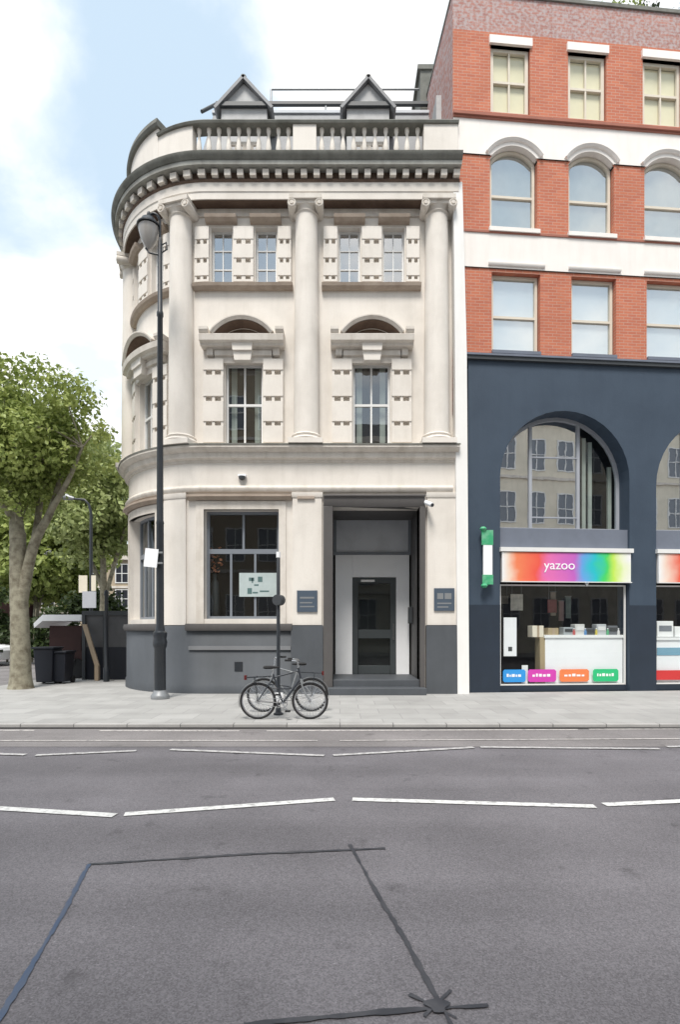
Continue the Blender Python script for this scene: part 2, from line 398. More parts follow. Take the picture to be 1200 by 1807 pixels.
M['frame_grey'] = mat('blue_grey_window_paint', (.20, .22, .25), .45, .4, var=.08, vscale=4)
M['frame_grey2'] = mat('pale_blue_grey_frame_paint', (.36, .38, .42), .4, .4, var=.08, vscale=4)
M['frame_dark'] = mat('dark_window_paint', (.05, .055, .06), .45, .4, var=.08, vscale=4)
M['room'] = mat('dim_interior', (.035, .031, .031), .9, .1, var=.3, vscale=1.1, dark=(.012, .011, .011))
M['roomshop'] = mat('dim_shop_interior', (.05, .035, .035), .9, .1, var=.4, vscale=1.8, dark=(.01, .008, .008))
M['blind'] = mat('pale_blind', (.84, .85, .85), .8, .2, var=.04)
M['yellowblind'] = mat('straw_coloured_blind', (.80, .73, .52), .8, .2, var=.06)
M['curtain'] = mat('pale_curtain', (.42, .44, .40), .9, .1, var=.15, vscale=3)
M['navy'] = mat('navy_masonry_paint', (.052, .074, .106), .55, .3, var=.26, vscale=1.2, streak=.15, fine=.12, dark=(.034, .05, .075), bump=.2, bscale=20)
M['navylow'] = mat('darker_navy_masonry_paint', (.026, .037, .056), .5, .35, var=.2, vscale=1.5, streak=.15, fine=.12, dark=(.018, .025, .035))
M['navyledge'] = mat('grey_blue_panel', (.16, .18, .225), .55, .3, var=.12)
M['brick'] = brick_mat('orange_red_brick', (.56, .195, .115), (.47, .155, .10), (.50, .36, .29))
M['brickold'] = brick_mat('weathered_brick', (.46, .22, .18), (.36, .18, .16), (.42, .36, .33), weather=(.46, .42, .42))
M['bricksill'] = mat('terracotta_string', (.36, .15, .11), .8, .2, var=.15)
M['glass'] = glass_mat('window_glass', .16)
M['glassup'] = glass_mat('upper_window_glass', .42)
M['glassdk'] = glass_mat('dark_window_glass', .03)
M['glassdoor'] = glass_mat('door_glass', -.02)
M['glassarch'] = glass_mat('arch_window_glass', .6)
M['glassshop'] = glass_mat('shop_window_glass', .02, (.95, .97, .97))
M['frost'] = mat('frosted_fanlight_glass', (.58, .61, .66), .25, .5, var=.15, vscale=1.5)
M['white'] = mat('white_panel', (.88, .89, .91), .5, .4, var=.04)
M['asphalt'] = asphalt_mat('road_asphalt', (.138, .131, .142), .27)
M['asphalt2'] = asphalt_mat('worn_kerbside_asphalt', (.20, .187, .188), .2)
M['paving'] = paving_mat('concrete_paving_slabs', (.42, .415, .405), (.28, .275, .27))
M['kerb'] = paving_mat('kerb_stone', (.42, .41, .40), (.1, .1, .1), .9, 5)
M['line'] = paint_line_mat('white_road_paint', (.64, .64, .63), .45)
M['linefade'] = paint_line_mat('faded_road_paint', (.60, .57, .55), .5)
M['line2'] = paint_line_mat('dulled_road_paint', (.50, .49, .49), .6)
M['tar'] = mat('bitumen_seal', (.030, .033, .042), .4, .5, var=.3, vscale=6, dark=(.09, .09, .1))
M['tarblue'] = mat('bluish_bitumen_seal', (.05, .075, .13), .4, .5, var=.3, vscale=6, dark=(.09, .1, .13))
M['leaf1'] = leaf_mat('plane_leaves', (.15, .21, .04), (.46, .52, .17))
M['leaf2'] = leaf_mat('far_leaves', (.20, .26, .08), (.46, .51, .22))
M['leaf3'] = leaf_mat('dark_leaves', (.022, .04, .014), (.06, .09, .025))
M['bark'] = mat('mottled_plane_bark', (.31, .29, .22), .85, .2, var=.45, vscale=5.5, fine=.2, dark=(.10, .08, .055), bump=.4, bscale=12)
M['plastic_dk'] = mat('dark_plastic', (.012, .014, .022), .45, .4, var=.1)
M['cream'] = mat('cream_render', (.76, .70, .58), .8, .2, var=.15, vscale=.8, streak=.1)
M['tanstone'] = mat('tan_stone', (.42, .35, .26), .8, .2, var=.15, vscale=.8, streak=.1)
M['maroon'] = mat('dark_maroon_paint', (.045, .018, .016), .6, .3, var=.2)
M['wood'] = mat('pale_timber', (.42, .33, .24), .7, .2, var=.15)
M['card'] = mat('brown_cardboard', (.40, .32, .20), .85, .1, var=.1)

# ------------------------------------------------------------------ facade mapping of the corner building
Y0 = 13.6; XC = -3.29; R0 = 2.7
def W(s, d, z):
    if s >= XC: return (s, Y0-d, z)
    a = (XC-s)/R0; r = R0+d
    if a <= PI/2: return (XC-r*math.sin(a), Y0+R0-r*math.cos(a), z)
    return (XC-R0-d, Y0+R0+(XC-s)-R0*PI/2, z)
def zz(py, d=0): return EYE+(HZ-py)*(Y0-d)/F
def sx(px, d=0): return (px-600)*(Y0-d)/F
# brick building frame: local x along the wall, -y outward
BA = math.atan(.083); BX, BY = 3.2, 13.57
def Bm(t, d, z): return (t, -d, z)
def bt(px, d=0):
    u = (px-600)/F; x0 = BX+d*math.sin(BA); y0 = BY-d*math.cos(BA)
    return (u*y0-x0)/(math.cos(BA)-u*math.sin(BA))
def bz(py, px=900, d=0):
    t = bt(px, d); Y = BY-d*math.cos(BA)+t*math.sin(BA)
    return EYE+(HZ-py)*Y/F

def steps(mapper, s0, s1, step=.12):
    """sample positions; dense only where the facade bends"""
    if mapper is not W or s0 >= XC: return [s0, s1]
    out = [s0]; n = max(1, int(math.ceil((min(s1, XC)-s0)/step)))
    for i in range(1, n+1): out.append(s0+(min(s1, XC)-s0)*i/n)
    if s1 > XC: out.append(s1)
    return out

def sweep(mb, mapper, s0, s1, prof):
    """closed profile [(d,z)] swept along the facade"""
    ss = steps(mapper, s0, s1); n0 = len(mb.v); k = len(prof)
    for s in ss:
        for (d, z) in prof: mb.v.append(mapper(s, d, z))
    for i in range(len(ss)-1):
        for j in range(k):
            l = (j+1) % k
            mb.f.append((n0+i*k+j, n0+(i+1)*k+j, n0+(i+1)*k+l, n0+i*k+l))
    mb.f.append(tuple(n0+j for j in range(k))); mb.f.append(tuple(n0+(len(ss)-1)*k+j for j in reversed(range(k))))
def sbox(mb, mapper, s0, s1, d0, d1, z0, z1):
    sweep(mb, mapper, s0, s1, [(d0, z0), (d1, z0), (d1, z1), (d0, z1)])

def ztop(op, s):
    a, b, z0, z1, rise = op
    if rise <= 0: return z1
    h = (b-a)/2; r = (h*h+rise*rise)/(2*rise); c = (a+b)/2
    return z1-r+math.sqrt(max(0, r*r-(s-c)**2))
def opsteps(op, n=20):
    a, b = op[0], op[1]
    if op[4] <= 0: return [a, b]
    c = (a+b)/2; h = (b-a)/2
    return [c-h*math.cos(PI*i/n) for i in range(n+1)]

def wall(mb, mapper, s0, s1, z0, z1, d, ops, reveal):
    """a wall face with openings and their reveals; ops = (s0, s1, z0, z1, arch rise)"""
    cuts = set([s0, s1])
    for s in steps(mapper, s0, s1): cuts.add(s)
    for op in ops:
        for s in opsteps(op):
            if s0 < s < s1: cuts.add(s)
    cs = sorted(cuts); cs = [c for i, c in enumerate(cs) if i == 0 or c-cs[i-1] > 1e-5]
    for a, b in zip(cs[:-1], cs[1:]):
        m = (a+b)/2
        here = sorted([o for o in ops if o[0] < m < o[1]], key=lambda o: o[2])
        la = lb = z0
        for o in here:
            mb.quad(mapper(a, d, la), mapper(b, d, lb), mapper(b, d, o[2]), mapper(a, d, o[2]))
            la, lb = ztop(o, a), ztop(o, b)
            mb.quad(mapper(a, d, la), mapper(b, d, lb), mapper(b, d-reveal, lb), mapper(a, d-reveal, la))
            mb.quad(mapper(a, d, o[2]), mapper(b, d, o[2]), mapper(b, d-reveal, o[2]), mapper(a, d-reveal, o[2]))
        if la < z1-1e-6 or lb < z1-1e-6:
            mb.quad(mapper(a, d, la), mapper(b, d, lb), mapper(b, d, z1), mapper(a, d, z1))
    for o in ops:
        for s in (o[0], o[1]):
            if s0 <= s <= s1:
                zt = ztop(o, s)
                mb.quad(mapper(s, d, o[2]), mapper(s, d, zt), mapper(s, d-reveal, zt), mapper(s, d-reveal, o[2]))

def outline(op, n=20):
    a, b, z0, z1, rise = op
    pts = [(a, z0)]
    for s in opsteps(op, n): pts.append((s, ztop(op, s)))
    pts.append((b, z0)); return pts

def window(parent, mapper, op, dg, fmat, gmat, fw=.06, depth=.06, vb=(), hb=(), bar=.035, hbar=None, local=True, blind=None, blind_h=1.0,
           split=None, name='window', label=None):
    """frame (part) > pane, blind (sub-parts)"""
    a, b, z0, z1, rise = op
    mb = MB(); inner = (a+fw, b-fw, z0+fw, z1-fw, max(rise-fw*.6, 0) if rise else 0)
    po, pi = outline(op), outline(inner); n = len(po)
    if mapper is W and rise == 0:
        # straight pieces follow the bend
        sbox(mb, mapper, a, b, dg-depth/2, dg+depth/2, z0, z0+fw); sbox(mb, mapper, a, b, dg-depth/2, dg+depth/2, z1-fw, z1)
        sbox(mb, mapper, a, a+fw, dg-depth/2, dg+depth/2, z0+fw, z1-fw); sbox(mb, mapper, b-fw, b, dg-depth/2, dg+depth/2, z0+fw, z1-fw)
    else:
        for i in range(n):
            j = (i+1) % n
            f = dg+depth/2; k = dg-depth/2
            O1, O2, I1, I2 = po[i], po[j], pi[i], pi[j]
            mb.quad(mapper(O1[0], f, O1[1]), mapper(O2[0], f, O2[1]), mapper(I2[0], f, I2[1]), mapper(I1[0], f, I1[1]))
            mb.quad(mapper(I1[0], f, I1[1]), mapper(I2[0], f, I2[1]), mapper(I2[0], k, I2[1]), mapper(I1[0], k, I1[1]))
            mb.quad(mapper(O1[0], f, O1[1]), mapper(O1[0], k, O1[1]), mapper(O2[0], k, O2[1]), mapper(O2[0], f, O2[1]))
    for e in vb:
        fr, lo, hi = (e if isinstance(e, tuple) else (e, 0, 1))
        s = a+(b-a)*fr
        zl = z0+fw if lo == 0 else z0+(z1-z0)*lo
        zh = (min(ztop(op, s-bar/2), ztop(op, s+bar/2))-fw*.5 if rise else z1-fw) if hi == 1 else z0+(z1-z0)*hi
        sbox(mb, mapper, s-bar/2, s+bar/2, dg-depth*.42, dg+depth*.42, zl, zh)
    hbt = hbar or bar
    for e in hb:
        z = z0+(z1-z0)*e
        sbox(mb, mapper, a+fw, b-fw, dg-depth*.46, dg+depth*.46, z-hbt/2, z+hbt/2)
    fo = mb.build(name, fmat, parent, local=local)
    if label: fo['label'] = label
    g = MB()
    if rise:
        ss = opsteps(inner)
    else: ss = steps(mapper, inner[0], inner[1])
    def sheet(mb, d, zlo, zfun):
        for p, q in zip(ss[:-1], ss[1:]):
            mb.quad(mapper(p, d, zlo), mapper(q, d, zlo), mapper(q, d, zfun(q)), mapper(p, d, zfun(p)))
    if split:
        sp_ = a+(b-a)*split[0]; ss_all = sorted(set(ss+[sp_])); ss = [q for q in ss_all if q >= sp_]
        g2 = MB(); sheet(g2, dg-depth*.1, inner[2], lambda s: ztop(inner, s)); g2.build('pane', split[1], fo, local=local, smooth=0)
        ss = [q for q in ss_all if q <= sp_]
    sheet(g, dg-depth*.1, inner[2], lambda s: ztop(inner, s))
    g.build('pane', gmat, fo, local=local, smooth=0)
    if blind:
        k = MB(); lo = inner[2]+(inner[3]-inner[2])*(1-blind_h)
        sbox(k, mapper, a+fw, b-fw, dg-.06, dg-.05, lo, z1-fw-rise) if not rise else sheet(k, dg-.05, lo, lambda s: ztop(inner, s))
        k.build('blind', blind, fo, local=local, smooth=0)
    return fo

def world_text(name, body, size, m, parent, loc, rot, ext=.004, xscale=1.0):
    c = bpy.data.curves.new(name, 'FONT'); c.body = body; c.size = size; c.extrude = ext; c.align_x = 'CENTER'; c.align_y = 'CENTER'
    t = bpy.data.objects.new(name+'_tmp', c); COL.objects.link(t)
    bpy.context.view_layer.update()
    me = bpy.data.meshes.new_from_object(t.evaluated_get(bpy.context.evaluated_depsgraph_get()))
    bpy.data.objects.remove(t); bpy.data.curves.remove(c)
    me.transform(Matrix.LocRotScale(Vector(loc), rot.to_quaternion() if hasattr(rot, 'to_quaternion') else None, Vector((xscale, 1, 1))))
    me.materials.clear(); me.materials.append(m)
    o = bpy.data.objects.new(name, me); COL.objects.link(o); o.parent = parent; WM[o.name] = wm(parent)
    return o
from mathutils import Euler
UPR = Euler((PI/2, 0, 0))     # text upright, facing -Y

# ------------------------------------------------------------------ ground
RZ = -.07
KY = 9.08
def sheet(name, poly, z, m, kind='structure'):
    mb = MB(); mb.poly([(x, y, z) for x, y in poly]); return tag(mb.build(name, m, smooth=0), kind=kind)
sheet('ground', [(-400, -400), (400, -400), (400, 500), (-400, 500)], RZ-.03, M['asphalt2'])
sheet('road', [(-80, -2.2), (80, -2.2), (80, KY+.06), (-80, KY+.06)], RZ, M['asphalt'])
sheet('kerbside_road_strip', [(-80, 7.62), (80, 7.62), (80, KY+.05), (-80, KY+.05)], RZ+.004, M['asphalt2'])
mb = MB(); mb.box(-80, 80, KY+.14, 13.35, -.1, 0); mb.box(-9.6, 80, 13.35, 60, -.1, 0)
tag(mb.build('pavement', M['paving'], smooth=0), kind='structure')
mb = MB(); mb.box(-80, 80, KY, KY+.14, -.1, .0)
tag(mb.build('kerb', M['kerb'], smooth=0, bevel=.015), kind='structure')
mb = MB(); mb.box(-80, 80, -30, -2.2, -.1, 0)
tag(mb.build('far_pavement', M['paving'], smooth=0), kind='structure')

def G(px, py, z=RZ):
    Y = (EYE-z)*F/(py-HZ); return Vector(((px-600)*Y/F, Y, z))
def stripe(mb, p, q, w, z, jit=0, seg=1):
    """painted stripe of real width w (metres) between two ground points"""
    p = Vector((p.x, p.y)); q = Vector((q.x, q.y)); t = (q-p); n = Vector((-t.y, t.x)).normalized()*w/2
    L, R = [], []
    for i in range(seg+1):
        f = i/seg; c = p+t*f
        j = 1+jit*(1.1*mnoise.noise(Vector((c.x*3, c.y*3, 1)))+.9*mnoise.noise(Vector((c.x*17, c.y*17, 4))))
        o = n*jit*(1.6*mnoise.noise(Vector((c.x*1.5, c.y*1.5, 9)))+.5*mnoise.noise(Vector((c.x*11, c.y*11, 2)))) if 0 < i < seg else Vector((0, 0))
        L.append(c+n*j+o); R.append(c-n*j+o)
    for i in range(seg):
        mb.quad((R[i].x, R[i].y, z), (R[i+1].x, R[i+1].y, z), (L[i+1].x, L[i+1].y, z), (L[i].x, L[i].y, z))
def line_obj(name, segs, w, m, z, jit=0, seg=1):
    mb = MB()
    for k, (a, b, c, d) in enumerate(segs): stripe(mb, G(a, b), G(c, d), w*(1 if not jit or k < 6 else .7), z+(k*.0007 if jit else 0), jit, seg)
    return tag(mb.build(name, m, smooth=0), kind='structure')
sheet('kerb_shade_strip', [(-80, KY-.10), (80, KY-.10), (80, KY+.04), (-80, KY+.04)], RZ+.016, mat('painted_kerb_shade', (.06, .058, .058), .7, .3, var=.3, vscale=3, fine=.3))  # dark strip painting the kerb's shadow line onto the road
line_obj('centre_zigzag_line', [(-260, 1412, 202, 1440), (219, 1438, 590, 1411.5), (622, 1411.5, 1051, 1424), (1067, 1421, 1420, 1405)], .10, M['line'], RZ+.008)
line_obj('kerbside_zigzag_line', [(-200, 1325, 44, 1333), (62, 1334, 240, 1326), (300, 1324, 572, 1334.5), (588, 1334, 836, 1320), (848, 1319.5, 1165, 1322.5), (1178, 1319, 1500, 1310)], .09, M['line2'], RZ+.012)
line_obj('kerb_edge_line', [(-300, 1289, 60, 1289.5), (175, 1290, 422, 1290.5), (470, 1290.5, 1020, 1288), (1040, 1287.5, 1500, 1286)], .06, M['linefade'], RZ+.008)
line_obj('lane_edge_line', [(-300, 1308, 560, 1308), (600, 1308, 1500, 1303)], .045, M['linefade'], RZ+.012)
line_obj('tar_seam', [(155, 1526, 420, 1509), (420, 1509, 680, 1498), (617, 1491, 690, 1620), (690, 1620, 777, 1775), (430, 1808, 640, 1792), (640, 1792, 862, 1776),
                      (722, 1757, 806, 1800), (750, 1797, 796, 1750), (777, 1775, 800, 1820)], .028, M['tar'], RZ+.005, .6, 60)
line_obj('bluish_tar_seam', [(157, 1526, 90, 1650), (90, 1650, -10, 1810)], .028, M['tarblue'], RZ+.006, .6, 60)
mb = MB(); c = G(772, 1779)
mb.poly([(c.x+.05*math.cos(a)*(1+.4*math.sin(3*a)), c.y+.045*math.sin(a), RZ+.013) for a in [2*PI*i/16 for i in range(16)]])
tag(mb.build('tar_blob', M['tar'], smooth=0), kind='structure')
# pale scuffs of old patching and drain covers on the road
# ------------------------------------------------------------------ CORNER BUILDING
CB = thing('corner_building', 'cream stone corner building with a rounded end, tall columns and a roof balustrade', 'building', (-1.6, 15.0, 0))
def part(mb, name, m, parent=None, **k): return mb.build(name, M[m] if isinstance(m, str) else m, parent or CB, **k)

SL = XC-R0*PI/2-7.0         # far end of the side street wall
SR = 2.93                   # right end of the facade
BAYS = [-2.43, .80]; BC = XC-R0*PI/4
ALLB = [BC]+BAYS
ZC = 6.14                   # top of the first cornice
gd = .2
gw_z0, gw_z1 = zz(1092, gd), zz(899, gd)
g_ops = [(sx(360, gd), sx(492, gd), gw_z0, gw_z1, 0), (-.18, 1.975, 0.0, 4.63, 0), (BC-.72, BC+.72, gw_z0, gw_z1, 0)]
mb = MB(); wall(mb, W, SL, SR, 0, 6.0, gd, [g_ops[0], g_ops[1], g_ops[2]], .38); part(mb, 'ground_wall', 'stone')
# upper wall with windows of the first and second floors
u_ops = []
f_z0, f_z1 = 6.2, zz(640); t_z0, t_z1 = zz(503), zz(402)
for c in ALLB:
    u_ops.append((c-.47, c+.47, f_z0, f_z1, 0))
    u_ops.append((c-.83, c-.29, t_z0, t_z1, 0)); u_ops.append((c+.29, c+.83, t_z0, t_z1, 0))
mb = MB(); wall(mb, W, SL, SR, 6.0, 12.3, 0, u_ops, .25); part(mb, 'upper_wall', 'stone')

# plinth: follows the curve, broken by the doorway
mb = MB()
pz = zz(1103, .25)
for a, b in ((SL, -.43), (2.15, 2.89)):
    sweep(mb, W, a, b, [(.1, 0), (.29, 0), (.29, .22), (.262, .26), (.262, pz-.04), (.235, pz), (.1, pz)])
part(mb, 'plinth', 'plinth')
mb = MB(); sbox(mb, W, sx(335, .27), sx(513, .27), .255, .30, zz(1147, .3), zz(1140, .3)); part(mb, 'plinth_ledge', 'plinth_light')
mb = MB()
sbox(mb, W, sx(418.5-5, .27), sx(428, .27), .255, .275, zz(1184, .27), zz(1168, .27)); part(mb, 'air_vent', 'iron')
for (a, b) in ((sx(330, .3), sx(515, .3)), (BC-.95, BC+.95)):
    mb = MB(); sweep(mb, W, a, b, [(-.1, zz(1113, .3)), (.33, zz(1113, .3)), (.36, zz(1108, .3)), (.34, zz(1101, .3)), (-.1, zz(1101, .3)+.03)])
    part(mb, 'window_sill', 'surround')

# piers flanking the openings
for i, (a, b) in enumerate(((sx(516, .26), sx(568, .26)), (sx(754, .26), 2.885), (BC+1.0, sx(329, .26)))):
    mb = MB(); sbox(mb, W, a, b, .1, .255, pz+.002, 5.0)
    sweep(mb, W, a-.02, b+.02, [(.1, 4.86), (.27, 4.86), (.285, 4.9), (.285, 4.985), (.1, 4.985)])
    part(mb, 'pier', 'stone')
    if i < 2:
        mb = MB(); sbox(mb, W, a-.03, b+(.03 if b < 2 else .012), .1, .33, 0, pz-.01); part(mb, 'pier_plinth', 'plinth')
mb = MB(); sbox(mb, W, sx(526), sx(556), .25, .31, 4.86-.04, 4.90-.02); part(mb, 'pier_bracket', 'brownstone')

# hoods and surrounds of ground windows
for (a, b) in ((sx(332, .3), sx(514, .3)), (BC-1.02, BC+1.02)):
    mb = MB(); sweep(mb, W, a, b, [(.1, 4.80), (.27, 4.80), (.31, 4.85), (.36, 4.87), (.36, 4.92), (.1, 4.94)]); part(mb, 'window_hood', 'brownstone')
for o in (g_ops[0], g_ops[2]):
    mb = MB(); sbox(mb, W, o[0]-.18, o[0], .1, .23, o[2]-.12, o[3]+.2); sbox(mb, W, o[1], o[1]+.18, .1, .23, o[2]-.12, o[3]+.2)
    sbox(mb, W, o[0], o[1], .1, .23, o[3], o[3]+.2)
    part(mb, 'window_architrave', 'stone2')

# belts and cornices
mb = MB(); sweep(mb, W, SL, 2.80, [(.1, 5.0), (.26, 5.0), (.30, 5.06), (.30, 5.1), (.25, 5.16), (.1, 5.2)]); part(mb, 'string_course', 'stone2')
mb = MB(); sweep(mb, W, SL, 2.93, [(-.1, 5.74), (.22, 5.74), (.24, 5.80), (.31, 5.83), (.33, 5.90), (.33, 5.96), (.42, 6.0), (.46, 6.05), (.46, 6.12), (.40, 6.15), (-.1, 6.18)])
part(mb, 'first_cornice', 'stone2')
mb = MB(); sweep(mb, W, SL, 2.95, [(.3, 6.15), (.475, 6.10), (.475, 6.135), (.3, 6.185)]); part(mb, 'cornice_lead', 'weathered')
# entablature
mb = MB(); sweep(mb, W, SL, 2.93, [(-.05, 12.2), (.33, 12.2), (.33, 12.36), (.35, 12.38), (.35, 12.60), (-.05, 12.60)]); part(mb, 'frieze', 'stone')
mb = MB(); sbox(mb, W, SL, 2.92, .0, .30, 12.185, 12.199); part(mb, 'architrave_soffit_shade', 'overhang_shade')  # thin dark slab, painted shade beneath the architrave
mb = MB(); sweep(mb, W, SL, 2.95, [(-.05, 12.60), (.37, 12.60), (.38, 12.655), (.31, 12.66), (.31, 12.86), (-.05, 12.86)]); bed = part(mb, 'bed_mould', 'overhang_shade')  # coloured dark to paint shade between and below the dentils
s = 2.86
while s > XC-R0*PI/2-2:
    mb = MB(); sbox(mb, W, s-.075, s+.075, .305, .47, 12.68, 12.83); part(mb, 'dentil', 'stone2', bed); s -= .312
mb = MB(); sweep(mb, W, SL, 2.96, [(-.05, 12.862), (.56, 12.862), (.56, 12.97), (-.05, 12.97)]); part(mb, 'corona', 'weathered2')
mb = MB(); sweep(mb, W, SL, 2.97, [(-.05, 12.972), (.58, 12.972), (.62, 13.02), (.65, 13.06), (.66, 13.12), (.1, 13.2), (-.05, 13.2)])
part(mb, 'main_cornice', 'weathered')

# columns
def column(s):
    x, y, _ = W(s, .10, 0)
    a = 0 if s > XC else min((XC-s)/R0, PI/2)
    rot = Matrix.Translation((x, y, 0)) @ Matrix.Rotation(-a, 4, 'Z')
    r0, r1 = .315, .275
    prof = [(.30, 6.42)]
    for i in range(13):
        f = i/12; prof.append((r0-(r0-r1)*f**1.7, 6.44+5.44*f))
    sh = MB().lathe((x, y, 0), prof, 32).build('column', M['stone'], CB)
    b = MB(); b.lathe((x, y, 0), [(.40, 6.26), (.42, 6.29), (.40, 6.33), (.35, 6.35), (.35, 6.37), (.375, 6.40), (.35, 6.43), (.32, 6.44)], 32)
    b.box(-.42, .42, -.42, .25, 6.14, 6.262, rot)
    b.build('column_base', M['stone'], sh)
    c = MB()
    c.lathe((x, y, 0), [(.275, 11.86), (.31, 11.9), (.285, 11.93), (.30, 11.97), (.36, 12.05)], 32)
    c.box(-.40, .40, -.40, .2, 12.10, 12.2, rot)
    c.box(-.34, .34, -.34, .2, 12.02, 12.10, rot)
    for sg in (-1, 1):
        n0 = rot @ Vector((sg*.335, -.385, 12.0)); n1 = rot @ Vector((sg*.335, .12, 12.0))
        c.tube([n0, n1], .105, 16)
        e = rot @ Vector((sg*.335, -.41, 12.0)); c.tube([e, n0], .045, 10)
        c.ring(rot @ Vector((sg*.335, -.385, 12.0)), rot.to_3x3() @ Vector((0, 1, 0)), .085, .018, 18, 6)
    c.build('column_capital', M['stone2'], sh)
for s in (XC-R0*math.radians(75), XC-R0*math.radians(15), sx(541), sx(771, .1)): column(s)

# second floor: lintels, sills, rusticated blocks
for c in ALLB:
    for k in (-1, 1):
        o = (c+k*.56-.27, c+k*.56+.27)
        mb = MB(); sweep(mb, W, o[0]-.12, o[1]+.12, [(-.02, zz(397)), (.12, zz(397)), (.20, zz(393)), (.22, zz(388)), (-.02, zz(386))]); part(mb, 'window_lintel', 'brownstone')
        window(CB, W, (o[0], o[1], t_z0, t_z1, 0), -.17, M['frame_white'], M['glassup'], .045, .05, vb=(.5,), hb=(.33, .66), bar=.025, local=False)
    mb = MB(); sweep(mb, W, c-1.26, c+1.24, [(-.02, zz(514)), (.08, zz(514)), (.15, zz(510)), (.17, zz(505)), (-.02, zz(503))]); part(mb, 'sill_band', 'brownstone')
    mb = MB(); sweep(mb, W, c-1.22, c+1.20, [(-.02, zz(384)), (.05, zz(384)), (.05, zz(371)), (-.02, zz(371))]); part(mb, 'window_frieze', 'stone2')
    rows = [(zz(501), zz(497)), (zz(490), zz(468)), (zz(459), zz(435)), (zz(426), zz(404))]
    for (a, b) in ((c-1.22, c-.87), (c-.25, c+.25), (c+.87, c+1.20)):
        mb = MB()
        for (z0, z1) in rows:
            sbox(mb, W, a, b, -.01, .10, z0, z1)
        for j in range(3):
            zt = rows[j+1][0]; w_ = (b-a)
            sbox(mb, W, a+w_*.40, b-w_*.40, -.01, .085, rows[j][1]+.001, zt-.001)
            sbox(mb, W, a, a+w_*.14, -.01, .085, rows[j][1]+.001, zt-.001); sbox(mb, W, b-w_*.14, b, -.01, .085, rows[j][1]+.001, zt-.001)
        part(mb, 'rusticated_blocks', 'stone')

zq = lambda py: zz(py, .34)
zf = lambda py: zz(py, .12)
